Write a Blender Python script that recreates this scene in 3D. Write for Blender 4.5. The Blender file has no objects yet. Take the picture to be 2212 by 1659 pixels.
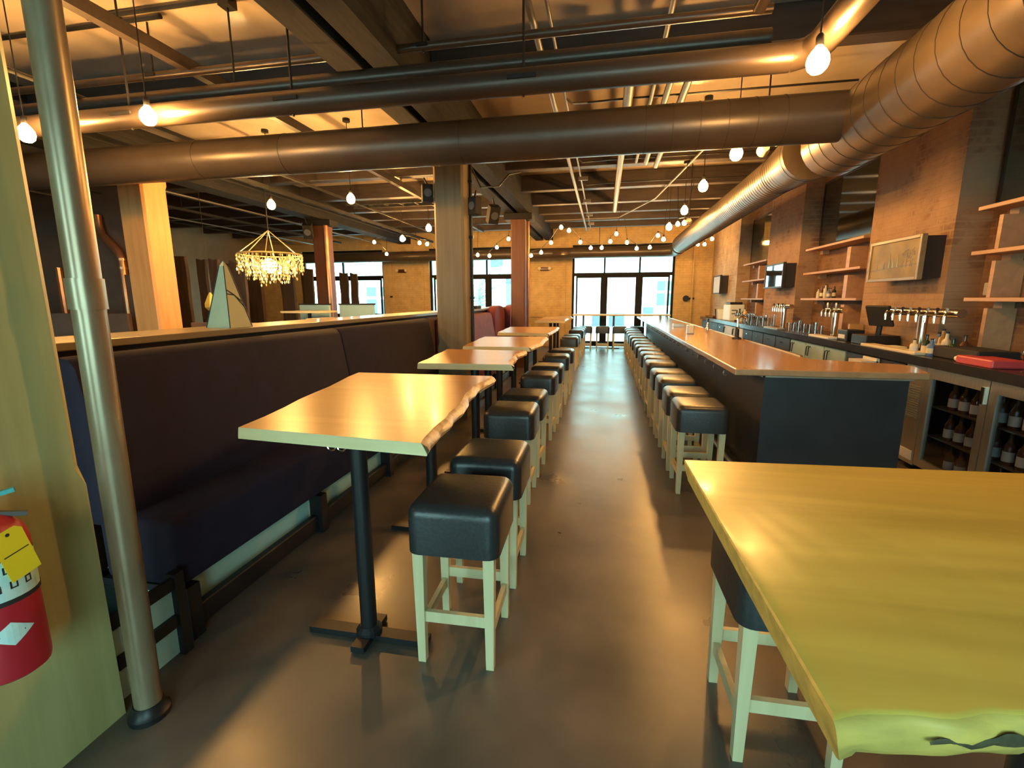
import bpy, bmesh, math, random
from mathutils import Vector, Matrix
random.seed(7)
S = bpy.context.scene
COL = S.collection
PI = math.pi

# ------------------------------------------------------------------ camera
F_PX, YAW, PIT, ROLL, EYE = 1012.0, -0.192, 0.1795, -0.003, 1.6
cy, sy, cp, sp, cr, sr = math.cos(YAW), math.sin(YAW), math.cos(PIT), math.sin(PIT), math.cos(ROLL), math.sin(ROLL)
fw = Vector((sy*cp, cy*cp, -sp)); rt = Vector((cy, -sy, 0)); up = rt.cross(fw)
r2 = cr*rt + sr*up; u2 = -sr*rt + cr*up
cd = bpy.data.cameras.new('camera'); cam = bpy.data.objects.new('camera', cd); COL.objects.link(cam)
cd.sensor_fit = 'HORIZONTAL'; cd.sensor_width = 36.0; cd.lens = 36.0*F_PX/2212.0
cd.clip_start = 0.02; cd.clip_end = 300
cam.matrix_world = Matrix(((r2.x, u2.x, -fw.x, 0), (r2.y, u2.y, -fw.y, 0), (r2.z, u2.z, -fw.z, EYE), (0, 0, 0, 1)))
S.camera = cam

# ------------------------------------------------------------------ view, world, daylight portals
S.view_settings.view_transform = 'Standard'; S.view_settings.look = 'None'
S.view_settings.exposure = 0.0; S.view_settings.gamma = 1.0; S.view_settings.use_curve_mapping = False
SKY = 11.0
w = bpy.data.worlds.new('sky'); S.world = w; w.use_nodes = True
bg = w.node_tree.nodes['Background']
bg.inputs[0].default_value = (0.50, 0.93, 0.92, 1); bg.inputs[1].default_value = SKY
BULB = 700.0          # emission of the bare filament bulbs
BULB_COL = (1.0, 0.50, 0.13)

def portal(loc, sx, sz, facing):
    l = bpy.data.lights.new('daylight_portal', 'AREA'); l.shape = 'RECTANGLE'; l.size = sx; l.size_y = sz
    o = bpy.data.objects.new('daylight_portal', l); COL.objects.link(o); o.location = loc
    o.rotation_euler = (facing*PI/2, 0, 0)
    l.cycles.is_portal = True
WIN = [(-1.07, 2.18, 0.02), (-6.06, -2.80, 0.92), (-11.0, -7.79, 0.92)]
WTOP, WY = 3.33, 16.0
for a, b, z0 in WIN: portal(((a+b)/2, WY+.25, (z0+WTOP)/2), b-a, WTOP-z0, -1)
REAR = [(-8.8, -6.0, 0.5, 2.8), (-4.8, -2.0, 0.5, 2.8), (-.6, 2.4, 0.5, 2.8)]
RY = -3.0
for a, b, z0, z1 in REAR: portal(((a+b)/2, RY-.25, (z0+z1)/2), b-a, z1-z0, 1)

# ------------------------------------------------------------------ materials
MATS = {}
def base_mat(name):
    m = bpy.data.materials.new(name); m.use_nodes = True
    nt = m.node_tree; b = nt.nodes['Principled BSDF']
    MATS[name] = m
    return m, nt, b
def N(nt, t, **kw):
    n = nt.nodes.new(t)
    for k, v in kw.items(): setattr(n, k, v)
    return n
def mat(name, col, rough=0.5, metal=0.0, var=0.0, scale=6.0, stretch=(1, 1, 1), bump=0.0, spec=0.5, col2=None, detail=4.0, rvar=0.0):
    m, nt, b = base_mat(name)
    b.inputs['Roughness'].default_value = rough; b.inputs['Metallic'].default_value = metal
    b.inputs['Specular IOR Level'].default_value = spec
    b.inputs['Base Color'].default_value = (*col, 1)
    if var or bump or col2 or rvar:
        tc = N(nt, 'ShaderNodeTexCoord'); mp = N(nt, 'ShaderNodeMapping'); mp.inputs['Scale'].default_value = stretch
        nt.links.new(tc.outputs['Object'], mp.inputs['Vector'])
        nz = N(nt, 'ShaderNodeTexNoise'); nz.inputs['Scale'].default_value = scale; nz.inputs['Detail'].default_value = detail
        nt.links.new(mp.outputs[0], nz.inputs['Vector'])
        if var or col2:
            rp = N(nt, 'ShaderNodeValToRGB')
            c2 = col2 or tuple(max(0, c*(1-var)) for c in col); c1 = col if col2 else tuple(min(1, c*(1+var)) for c in col)
            rp.color_ramp.elements[0].position = 0.3; rp.color_ramp.elements[1].position = 0.7
            rp.color_ramp.elements[0].color = (*c2, 1); rp.color_ramp.elements[1].color = (*c1, 1)
            nt.links.new(nz.outputs['Fac'], rp.inputs[0]); nt.links.new(rp.outputs[0], b.inputs['Base Color'])
        if rvar:
            mr = N(nt, 'ShaderNodeMapRange'); mr.inputs['From Min'].default_value = .3; mr.inputs['From Max'].default_value = .7
            mr.inputs['To Min'].default_value = max(0, rough-rvar); mr.inputs['To Max'].default_value = rough+rvar
            nt.links.new(nz.outputs['Fac'], mr.inputs['Value']); nt.links.new(mr.outputs[0], b.inputs['Roughness'])
        if bump:
            bp = N(nt, 'ShaderNodeBump'); bp.inputs['Strength'].default_value = bump; bp.inputs['Distance'].default_value = 0.01
            nt.links.new(nz.outputs['Fac'], bp.inputs['Height']); nt.links.new(bp.outputs[0], b.inputs['Normal'])
    return m
def wood(name, c1, c2, rough=0.35, axis=0, scale=3.0, coat=0.0, bump=0.05):
    """long grain along the axis"""
    st = [14, 14, 14]; st[axis] = 0.9
    m, nt, b = base_mat(name)
    b.inputs['Roughness'].default_value = rough
    if coat: b.inputs['Coat Weight'].default_value = coat; b.inputs['Coat Roughness'].default_value = 0.12
    tc = N(nt, 'ShaderNodeTexCoord'); mp = N(nt, 'ShaderNodeMapping'); mp.inputs['Scale'].default_value = st
    nt.links.new(tc.outputs['Object'], mp.inputs['Vector'])
    nz = N(nt, 'ShaderNodeTexNoise'); nz.inputs['Scale'].default_value = scale*.35; nz.inputs['Detail'].default_value = 6; nz.inputs['Distortion'].default_value = .6
    nt.links.new(mp.outputs[0], nz.inputs['Vector'])
    n2 = N(nt, 'ShaderNodeTexNoise'); n2.inputs['Scale'].default_value = 1.3; nt.links.new(tc.outputs['Object'], n2.inputs['Vector'])
    mx = N(nt, 'ShaderNodeMath', operation='MULTIPLY_ADD'); mx.inputs[1].default_value = .65
    n2s = N(nt, 'ShaderNodeMath', operation='MULTIPLY'); n2s.inputs[1].default_value = .35
    nt.links.new(n2.outputs['Fac'], n2s.inputs[0]); nt.links.new(nz.outputs['Fac'], mx.inputs[0]); nt.links.new(n2s.outputs[0], mx.inputs[2])
    rp = N(nt, 'ShaderNodeValToRGB'); rp.color_ramp.elements[0].position = .33; rp.color_ramp.elements[1].position = .66
    rp.color_ramp.elements[0].color = (*c2, 1); rp.color_ramp.elements[1].color = (*c1, 1)
    nt.links.new(mx.outputs[0], rp.inputs[0]); nt.links.new(rp.outputs[0], b.inputs['Base Color'])
    bp = N(nt, 'ShaderNodeBump'); bp.inputs['Strength'].default_value = bump; bp.inputs['Distance'].default_value = .004
    nt.links.new(nz.outputs['Fac'], bp.inputs['Height']); nt.links.new(bp.outputs[0], b.inputs['Normal'])
    return m
def brick(name, cols, mortar, u='Y', rough=0.8, bump=0.5, patch=None, patch_lo=.45, patch_hi=.6, mort=.012):
    """cols: two brick colours; patch: a plaster / paint colour over part of the wall"""
    m, nt, b = base_mat(name); b.inputs['Roughness'].default_value = rough
    b.inputs['Specular IOR Level'].default_value = .25
    tc = N(nt, 'ShaderNodeTexCoord'); sx = N(nt, 'ShaderNodeSeparateXYZ'); cb = N(nt, 'ShaderNodeCombineXYZ')
    nt.links.new(tc.outputs['Object'], sx.inputs[0]); nt.links.new(sx.outputs[u], cb.inputs[0]); nt.links.new(sx.outputs['Z'], cb.inputs[1])
    bk = N(nt, 'ShaderNodeTexBrick'); bk.inputs['Scale'].default_value = 1.0
    bk.inputs['Brick Width'].default_value = .22; bk.inputs['Row Height'].default_value = .075; bk.inputs['Mortar Size'].default_value = mort
    bk.inputs['Mortar Smooth'].default_value = .3; bk.inputs['Bias'].default_value = -.1
    bk.inputs['Color1'].default_value = (*cols[0], 1); bk.inputs['Color2'].default_value = (*cols[1], 1); bk.inputs['Mortar'].default_value = (*mortar, 1)
    nt.links.new(cb.outputs[0], bk.inputs['Vector'])
    out = bk.outputs['Color']
    nz = N(nt, 'ShaderNodeTexNoise'); nz.inputs['Scale'].default_value = 1.6; nz.inputs['Detail'].default_value = 9; nz.inputs['Roughness'].default_value = .7
    nt.links.new(tc.outputs['Object'], nz.inputs['Vector'])
    if patch:
        rp = N(nt, 'ShaderNodeValToRGB'); rp.color_ramp.elements[0].position = patch_lo; rp.color_ramp.elements[1].position = patch_hi
        nt.links.new(nz.outputs['Fac'], rp.inputs[0])
        mx = N(nt, 'ShaderNodeMix', data_type='RGBA'); nt.links.new(rp.outputs[0], mx.inputs['Factor'])
        nt.links.new(out, mx.inputs['A']); mx.inputs['B'].default_value = (*patch, 1); out = mx.outputs['Result']
    n2 = N(nt, 'ShaderNodeTexNoise'); n2.inputs['Scale'].default_value = 5; n2.inputs['Detail'].default_value = 6
    nt.links.new(tc.outputs['Object'], n2.inputs['Vector'])
    mr = N(nt, 'ShaderNodeMapRange'); mr.inputs['To Min'].default_value = .7; mr.inputs['To Max'].default_value = 1.25
    nt.links.new(n2.outputs['Fac'], mr.inputs['Value'])
    vm = N(nt, 'ShaderNodeVectorMath', operation='SCALE'); nt.links.new(out, vm.inputs[0]); nt.links.new(mr.outputs[0], vm.inputs['Scale'])
    nt.links.new(vm.outputs[0], b.inputs['Base Color'])
    bp = N(nt, 'ShaderNodeBump'); bp.inputs['Strength'].default_value = bump; bp.inputs['Distance'].default_value = .008
    ad = N(nt, 'ShaderNodeMath', operation='SUBTRACT'); nt.links.new(n2.outputs['Fac'], ad.inputs[0]); nt.links.new(bk.outputs['Fac'], ad.inputs[1])
    nt.links.new(ad.outputs[0], bp.inputs['Height']); nt.links.new(bp.outputs[0], b.inputs['Normal'])
    return m
def emit(name, col, strength):
    m, nt, b = base_mat(name)
    b.inputs['Base Color'].default_value = (*col, 1); b.inputs['Emission Color'].default_value = (*col, 1); b.inputs['Emission Strength'].default_value = strength
    return m
def pane_glass(name, tint=(1, 1, 1), ior=1.45):
    m = bpy.data.materials.new(name); m.use_nodes = True; MATS[name] = m; nt = m.node_tree
    nt.nodes.remove(nt.nodes['Principled BSDF']); o = nt.nodes['Material Output']
    t = N(nt, 'ShaderNodeBsdfTransparent'); t.inputs[0].default_value = (*tint, 1)
    g = N(nt, 'ShaderNodeBsdfGlossy'); g.inputs['Roughness'].default_value = .02
    lw = N(nt, 'ShaderNodeLayerWeight'); lw.inputs['Blend'].default_value = .5
    pw = N(nt, 'ShaderNodeMath', operation='POWER'); pw.inputs[1].default_value = 3.0; nt.links.new(lw.outputs['Facing'], pw.inputs[0])
    fr = N(nt, 'ShaderNodeMath', operation='MULTIPLY_ADD'); fr.inputs[1].default_value = .6; fr.inputs[2].default_value = ((ior-1)/(ior+1))**2
    nt.links.new(pw.outputs[0], fr.inputs[0])
    mx = N(nt, 'ShaderNodeMixShader'); nt.links.new(fr.outputs[0], mx.inputs[0]); nt.links.new(t.outputs[0], mx.inputs[1]); nt.links.new(g.outputs[0], mx.inputs[2])
    nt.links.new(mx.outputs[0], o.inputs[0])
    return m

M_FLOOR = mat('polished_concrete', (.148, .115, .090), rough=.33, var=0, col2=(.068, .060, .051), scale=2.2, detail=5, bump=.02, rvar=.06)
M_DECK = mat('painted_deck', (.46, .385, .31), rough=.27, spec=.7, var=.12, scale=2.0, bump=.02)
M_JOIST = mat('dark_painted_timber', (.040, .029, .026), rough=.5, var=.25, scale=8, stretch=(.4, 3, 3), bump=.05)
M_BEAM = mat('grey_painted_timber', (.030, .030, .030), rough=.75, spec=.12, var=.25, scale=6, stretch=(4, .5, 4), bump=.05)
M_DUCT = mat('black_brown_duct', (.070, .052, .038), rough=.36, metal=.3, var=.12, scale=5)
M_DUCTR = mat('bronze_grey_duct', (.15, .11, .075), rough=.33, metal=.5, var=.1, scale=6)
M_SEAM = mat('dark_duct_seam', (.03, .022, .018), rough=.6)
M_BLACK = mat('black_metal', (.016, .016, .018), rough=.42, metal=.3)
M_BLACKM = mat('matt_black', (.012, .011, .012), rough=.75)
M_PIPE = mat('grey_conduit', (.16, .145, .128), rough=.4, metal=.35)
M_PIPED = mat('dark_iron_pipe', (.075, .055, .043), rough=.33, metal=.5)
M_STAND = mat('weathered_painted_pipe', (.42, .36, .24), rough=.3, metal=.55, col2=(.26, .17, .10), scale=3, stretch=(3, 3, .8))
M_POST = wood('old_timber', (.215, .165, .095), (.15, .11, .062), rough=.6, axis=2, scale=3.2, bump=.25)
M_POSTG = wood('pale_varnished_timber', (.52, .50, .23), (.38, .36, .15), rough=.55, axis=2, scale=3.0, bump=.2)
M_POSTL = wood('bright_orange_timber', (.74, .40, .16), (.58, .29, .10), rough=.5, axis=2, scale=3.2, bump=.2)
M_POSTO = wood('orange_varnished_timber', (.17, .062, .025), (.11, .042, .018), rough=.5, axis=2, scale=3.2, bump=.2)
M_TABLE = wood('maple_table', (.38, .195, .045), (.29, .14, .03), rough=.33, axis=0, scale=2.4, coat=.05)
M_TEDGE = wood('pale_table_edge', (.72, .62, .36), (.55, .44, .22), rough=.45, axis=0, scale=3)
M_BARK = mat('live_edge', (.78, .58, .32), rough=.4, col2=(.42, .25, .11), scale=16, bump=.8)
M_BIGT = wood('yellow_oak_table', (.74, .58, .12), (.46, .34, .06), rough=.33, axis=0, scale=1.6, coat=.12)
M_BIGE = mat('yellow_oak_live_edge', (.66, .48, .11), rough=.45, col2=(.38, .30, .08), scale=7, stretch=(.7, 4, 4), bump=.3, detail=7)
M_KNOT = mat('dark_bark_inclusion', (.05, .045, .02), rough=.7, var=.5, scale=30, bump=.6)
M_BART = wood('bar_top_wood', (.42, .25, .13), (.30, .165, .08), rough=.26, axis=1, scale=2.2, coat=.3)
M_BARF = mat('black_bar_panel', (.018, .015, .017), rough=.5, var=.3, scale=4)
M_LEATH = mat('black_leather', (.022, .024, .026), rough=.33, bump=.12, scale=60, var=.2)
M_STLEG = wood('pale_beech', (.62, .55, .34), (.50, .43, .24), rough=.45, axis=2, scale=3)
M_STLEGB = wood('brown_beech', (.34, .20, .10), (.24, .135, .065), rough=.45, axis=2, scale=3)
M_FAB = mat('aubergine_fabric', (.010, .0058, .022), rough=.85, var=.25, scale=9, bump=.1)
M_BOOTH = mat('burgundy_fabric', (.15, .022, .040), rough=.7, var=.2, scale=7, bump=.05)
M_LEDGE = wood('ledge_wood', (.24, .18, .10), (.15, .11, .06), rough=.4, axis=1, scale=2.5, coat=.2)
M_KICK = mat('pale_green_panel', (.46, .68, .60), rough=.6, var=.1, scale=3)
M_BRICKF = brick('ochre_brick', ((.58, .40, .17), (.50, .33, .13)), (.44, .31, .14), u='X', patch=(.60, .43, .21), patch_lo=.35, patch_hi=.6, bump=.35)
M_BRICKR = brick('old_brown_brick', ((.22, .105, .06), (.13, .065, .04)), (.27, .17, .10), u='Y', patch=(.30, .185, .11), patch_lo=.36, patch_hi=.50)
M_BRICKP = brick('pale_worn_brick', ((.38, .24, .13), (.27, .15, .085)), (.40, .28, .17), u='Y', patch=(.46, .33, .20), patch_lo=.35, patch_hi=.55)
M_BRICKD = brick('shaded_recess_brick', ((.17, .085, .05), (.11, .055, .036)), (.18, .11, .07), u='Y', patch=(.21, .12, .075), patch_lo=.42, patch_hi=.58)  # darker copy of the pier brick, recess shade put into its colour
M_PLAST = mat('dark_brown_plaster', (.115, .070, .050), rough=.7, var=.2, scale=3)
M_PLASTG = mat('olive_grey_plaster', (.23, .19, .12), rough=.75, var=.12, scale=2)
M_REARW = mat('white_plaster', (.45, .44, .40), rough=.8, var=.1, scale=2)
M_FRAME = mat('black_window_frame', (.007, .0065, .0065), rough=.6, spec=.2)
M_GLASS = pane_glass('window_glass')
M_CLEAR = pane_glass('clear_drinking_glass', (.96, .97, .96), 2.1)
M_MIRROR = mat('dark_mirror', (.30, .33, .34), rough=.06, metal=1.0)
M_MIRRORB = mat('mirror_tv_screen', (.85, .87, .88), rough=.03, metal=1.0)
M_CHROME = mat('chrome', (.78, .72, .62), rough=.14, metal=1.0)
M_STEEL = mat('brushed_steel', (.50, .46, .40), rough=.32, metal=.9, var=.1, scale=4, stretch=(1, 20, 1))
M_TEAL = mat('steel_teal_door', (.42, .55, .52), rough=.35, metal=.5, var=.1, scale=3)
M_SHELF = wood('shelf_wood', (.46, .26, .14), (.34, .19, .10), rough=.5, axis=1, scale=2.5)
M_SLAB = mat('rough_dark_slab', (.070, .042, .028), rough=.75, col2=(.035, .022, .016), scale=4, stretch=(5, 5, .5), bump=.5)
M_COUNT = mat('black_stone', (.022, .020, .020), rough=.22, var=.2, scale=20)
M_RED = mat('red_enamel', (.42, .018, .03), rough=.35)
M_REDTR = mat('red_plastic', (.45, .05, .06), rough=.4)
M_WHITE = mat('white_paper', (.75, .80, .78), rough=.6)
M_LABEL = mat('pale_blue_label', (.45, .75, .75), rough=.5, col2=(.62, .82, .80), scale=30)
M_INK = mat('black_ink', (.02, .02, .02), rough=.6)
M_YTAG = mat('yellow_card', (.78, .66, .02), rough=.55)
M_CYAN = mat('aqua_handle', (.10, .50, .52), rough=.25, metal=.6)
M_COPPER = mat('copper_pipe', (.50, .24, .13), rough=.3, metal=.85, var=.2, scale=5)
M_PYR = mat('pale_green_lamp_panel', (.46, .47, .29), rough=.5, var=.08, scale=5)
M_YLAMP = mat('yellow_lamp_panel', (.72, .62, .16), rough=.5)
M_CRYST = mat('gold_leaf_drop', (.72, .60, .30), rough=.3, metal=.5)
M_BLUEP = mat('blue_lit_board', (.34, .56, .64), rough=.45)  # bluish light on the lounge boards is put into this colour
M_BULB = emit('lit_bulb', BULB_COL, BULB)
M_BULBS = emit('lit_string_bulb', BULB_COL, 200.0)
M_BULBL = emit('lit_lounge_bulb', BULB_COL, 1080.0)
M_CHB = emit("lit_globe", (1.0, .70, .34), 90.0)
M_LED = emit('red_indicator_light', (1.0, .05, .08), 6.0)
M_ART = mat('ochre_print', (.27, .185, .035), rough=.5, spec=.25, col2=(.13, .085, .02), scale=3)
M_ARTD = mat('print_ink', (.06, .05, .03), rough=.4)
M_ARTG = mat('print_green', (.16, .19, .07), rough=.4)
M_DBOX = mat('near_black_frame', (.02, .014, .012), rough=.5)
M_FACADE = mat('pale_render', (.88, .90, .90), rough=.8)
M_FWIN = mat('blue_grey_glazing', (.09, .12, .14), rough=.3)
M_STREET = mat('pale_street', (.52, .54, .54), rough=.8, var=.1, scale=.5)
M_TREE = mat('bare_branch', (.22, .24, .24), rough=.9)
M_GREYB = mat('grey_plastic', (.10, .11, .115), rough=.45)
M_GREYL = mat('light_grey_plastic', (.55, .52, .48), rough=.45)
M_DARKG = mat('dark_green_glass', (.02, .04, .025), rough=.12)
M_BROWNG = mat('brown_glass', (.08, .03, .012), rough=.12)
M_AMBER = mat('amber_bottle', (.45, .25, .09), rough=.2)
M_CREAMP = mat('cream_bottle', (.62, .52, .36), rough=.4)
M_BLUEB = mat('blue_bottle', (.10, .16, .30), rough=.3)
M_FRGI = mat('fridge_interior', (.018, .018, .022), rough=.6)
M_FGLASS = pane_glass('fridge_glass', (.75, .77, .8))
M_LED2 = mat('brass_trim', (.75, .55, .28), rough=.25, metal=1.0)

# ------------------------------------------------------------------ mesh builder
class MB:
    def __init__(s): s.bm = bmesh.new()
    def box(s, x0, x1, y0, y1, z0, z1, mi=0):
        v = [s.bm.verts.new(p) for p in ((x0,y0,z0),(x1,y0,z0),(x1,y1,z0),(x0,y1,z0),(x0,y0,z1),(x1,y0,z1),(x1,y1,z1),(x0,y1,z1))]
        for f in ((3,2,1,0),(4,5,6,7),(0,1,5,4),(1,2,6,5),(2,3,7,6),(3,0,4,7)):
            s.bm.faces.new([v[i] for i in f]).material_index = mi
        return s
    def frustum(s, b, t):
        """b,t: 4 points each, bottom and top, counter-clockwise"""
        v = [s.bm.verts.new(p) for p in list(b)+list(t)]
        for f in ((3,2,1,0),(4,5,6,7),(0,1,5,4),(1,2,6,5),(2,3,7,6),(3,0,4,7)): s.bm.faces.new([v[i] for i in f])
        return s
    def bar(s, p0, p1, w, h):
        """rectangular bar between two points, w sideways, h along up"""
        p0, p1 = Vector(p0), Vector(p1); d = (p1-p0).normalized()
        upv = Vector((0,0,1)) if abs(d.z) < .95 else Vector((0,1,0))
        a = d.cross(upv).normalized(); b = a.cross(d).normalized()
        q = lambda p: [p-a*w/2-b*h/2, p+a*w/2-b*h/2, p+a*w/2+b*h/2, p-a*w/2+b*h/2]
        s.frustum(q(p0), q(p1)); return s
    def tube(s, pts, r, n=10, cap=True, closed=False):
        pts = [Vector(p) for p in pts]; rs = r if isinstance(r, (list, tuple)) else [r]*len(pts)
        rings = []; last = None; L = len(pts)
        for i, p in enumerate(pts):
            if closed: d = pts[(i+1) % L]-pts[i-1]
            else: d = (pts[min(i+1, L-1)]-pts[max(i-1, 0)])
            d.normalize()
            if last is None:
                a = d.cross(Vector((0,0,1)))
                if a.length < .05: a = d.cross(Vector((1,0,0)))
            else: a = last - d*last.dot(d)
            a.normalize(); last = a; b = d.cross(a)
            rings.append([s.bm.verts.new(p+(a*math.cos(2*PI*k/n)+b*math.sin(2*PI*k/n))*rs[i]) for k in range(n)])
        m = L if closed else L-1
        for i in range(m):
            A, B = rings[i], rings[(i+1) % L]
            for k in range(n): s.bm.faces.new((A[k], A[(k+1) % n], B[(k+1) % n], B[k]))
        if cap and not closed:
            s.bm.faces.new(rings[0][::-1]); s.bm.faces.new(rings[-1])
        return s
    def lathe(s, prof, c=(0,0,0), n=14, axis='Z', cap=True):
        """profile of (radius, height)"""
        c = Vector(c); rings = []
        for r, h in prof:
            row = []
            for k in range(n):
                a = 2*PI*k/n; x, y = r*math.cos(a), r*math.sin(a)
                p = {'Z': (x, y, h), 'X': (h, x, y), 'Y': (y, h, x)}[axis]
                row.append(s.bm.verts.new(c+Vector(p)))
            rings.append(row)
        for A, B in zip(rings, rings[1:]):
            for k in range(n): s.bm.faces.new((A[k], A[(k+1) % n], B[(k+1) % n], B[k]))
        if cap:
            s.bm.faces.new(rings[0][::-1]); s.bm.faces.new(rings[-1])
        return s
    def ball(s, c, r, nu=14, nv=9, sq=1.0):
        prof = [(max(1e-4, r*math.sin(PI*i/nv)), -r*sq*math.cos(PI*i/nv)) for i in range(nv+1)]
        return s.lathe(prof, c, nu)
    def prism(s, poly, z0, z1, axis='Z'):
        f = {'Z': lambda a, b, h: (a, b, h), 'X': lambda a, b, h: (h, a, b), 'Y': lambda a, b, h: (a, h, b)}[axis]
        A = [s.bm.verts.new(f(a, b, z0)) for a, b in poly]; B = [s.bm.verts.new(f(a, b, z1)) for a, b in poly]
        n = len(poly); s.bm.faces.new(A[::-1]); s.bm.faces.new(B)
        for k in range(n): s.bm.faces.new((A[k], A[(k+1) % n], B[(k+1) % n], B[k]))
        return s
    def rings(s, loops, cap=True):
        R = [[s.bm.verts.new(p) for p in L] for L in loops]; n = len(R[0])
        for A, B in zip(R, R[1:]):
            for k in range(n): s.bm.faces.new((A[k], A[(k+1) % n], B[(k+1) % n], B[k]))
        if cap: s.bm.faces.new(R[0][::-1]); s.bm.faces.new(R[-1])
        return s
    def quad(s, *p): s.bm.faces.new([s.bm.verts.new(q) for q in p]); return s
    def bevel(s, wd, seg=2, ang=35):
        s.bm.normal_update()
        ed = [e for e in s.bm.edges if len(e.link_faces) == 2 and e.calc_face_angle(0) > math.radians(ang)]
        bmesh.ops.bevel(s.bm, geom=ed, offset=wd, segments=seg, profile=.5, affect='EDGES', clamp_overlap=True); return s
    def build(s, name, m, parent=None, smooth=False, base=None, **props):
        bmesh.ops.recalc_face_normals(s.bm, faces=s.bm.faces)
        off = Vector((0,0,0))
        if parent is not None:
            q = parent
            while q.parent: q = q.parent
            off = Vector(q.location)
        else:
            xs = [v.co for v in s.bm.verts]
            if base is None: base = ((min(v.x for v in xs)+max(v.x for v in xs))/2, (min(v.y for v in xs)+max(v.y for v in xs))/2, min(v.z for v in xs))
            off = Vector(base)
        for v in s.bm.verts: v.co -= off
        me = bpy.data.meshes.new(name); s.bm.to_mesh(me); s.bm.free()
        for k in (m if isinstance(m, (list, tuple)) else [m]): me.materials.append(k)
        if smooth:
            for p in me.polygons: p.use_smooth = True
            me.set_sharp_from_angle(angle=math.radians(40))
        o = bpy.data.objects.new(name, me); COL.objects.link(o)
        if parent is not None: o.parent = parent
        else: o.location = off
        for k, v in props.items(): o[k] = v
        return o
def tag(o, label, cat, group=None, kind=None):
    o['label'] = label; o['category'] = cat
    if group: o['group'] = group
    if kind: o['kind'] = kind
    return o
def thing(name, loc, label, cat, group=None, rz=0.0):
    o = bpy.data.objects.new(name, None); COL.objects.link(o); o.location = loc; o.empty_display_size = .1
    o.rotation_euler = (0, 0, rz)
    return tag(o, label, cat, group)
def kids(o): return [c for c in bpy.data.objects if c.parent == o]
def dup(root, loc, label, group=None, rz=0.0):
    r = root.copy(); COL.objects.link(r); r.location = loc; r.rotation_euler = (0, 0, rz); r['label'] = label
    if group: r['group'] = group
    for ch in kids(root):
        c = ch.copy(); COL.objects.link(c); c.parent = r
        for g in kids(ch):
            d = g.copy(); COL.objects.link(d); d.parent = c
    return r
def struct(o, label, cat): return tag(o, label, cat, None, 'structure')
ORD = ['first','second','third','fourth','fifth','sixth','seventh','eighth','ninth','tenth','eleventh','twelfth','thirteenth','fourteenth','fifteenth','sixteenth']

# ------------------------------------------------------------------ the room
XL, XR, YF, YB, ZC = -13.0, 3.6, WY, RY, 4.05
struct(MB().box(XL, XR+.3, YB-.3, YF+.3, -.12, 0).build('floor', M_FLOOR), 'polished brown concrete floor of the long bar room', 'floor')
struct(MB().box(XL-.3, XR+.3, YB-.3, YF+.3, ZC, ZC+.15).build('ceiling', M_DECK), 'painted deck between the dark ceiling joists', 'ceiling')
def wall_open(name, m, y0, y1, holes, zt, label, x0, x1):
    b = MB(); xs = sorted(holes); cur = x0
    for h in xs:
        a, c, z0, z1 = h
        b.box(cur, a, y0, y1, 0, zt)
        if z0 > 0.02: b.box(a, c, y0, y1, 0, z0)
        b.box(a, c, y0, y1, z1, zt); cur = c
    b.box(cur, x1, y0, y1, 0, zt)
    return struct(b.build(name, m, base=(0, y0, 0)), label, 'wall')
wall_open('wall_far', M_BRICKF, YF, YF+.3, [(a, b, z, WTOP) for a, b, z in WIN], ZC, 'ochre painted brick wall pierced by the street windows', XL, XR+.3)
wall_open('wall_back', M_REARW, YB-.3, YB, REAR, ZC, 'white wall with street windows behind the viewpoint', XL, XR+.3)
struct(MB().box(XL-.3, XL, YB-.3, YF+.3, 0, ZC).build('wall_left', M_PLASTG, base=(XL, 0, 0)), 'olive grey plaster wall at the far side of the lounge', 'wall')
struct(MB().box(-12.9, -7.75, 7.3, 7.5, 0, ZC).build('wall_lounge', M_PLAST, base=(-12.9, 7.3, 0)), 'dark brown plaster wall behind the orange timber post', 'wall')
# brick wall behind the bar: recessed skin and three piers
struct(MB().box(XR, XR+.3, YB, YF, 0, ZC).build('wall_right', M_BRICKD, base=(XR, 0, 0)), 'brick wall with painted-in shade in the recesses behind the bar', 'wall')
struct(MB().box(3.3, XR, 5.45, 6.95, 0, ZC).build('trim_1', M_BRICKR, base=(3.3, 0, 0)), 'worn brown brick pier carrying the ochre landscape picture', 'pier')
struct(MB().box(3.3, XR, 9.2, 10.85, 0, ZC).build('trim_2', M_BRICKR, base=(3.3, 0, 0)), 'worn brown brick pier carrying the white reflecting framed panel', 'pier')
struct(MB().box(3.3, XR, 13.1, YF, 0, ZC).build('trim_3', M_BRICKP, base=(3.3, 0, 0)), 'pale worn brick pier meeting the ochre window wall', 'pier')
struct(MB().box(3.3, XR, YB, 2.6, 0, ZC).build('trim_4', M_BRICKR, base=(3.3, 0, 0)), 'brown brick pier beside the glass fridge end of the back counter', 'pier')
# flat brick panels and pilaster strips on the ochre wall
for i, (a, b) in enumerate(((-2.62, -1.28), (-7.6, -6.25))):
    q = MB(); t = .04
    q.box(a, a+.16, YF-t, YF, .0, 3.2); q.box(b-.16, b, YF-t, YF, .0, 3.2); q.box(a+.16, b-.16, YF-t, YF, 1.0, 1.06)
    struct(q.build('trim_%d' % (5+i), M_BRICKF, base=(0, YF-t, 0)), ('raised brick strips on the ochre pier beside the glazed doors', 'raised brick strips on the ochre pier between the two far windows')[i], 'pilaster')

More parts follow.
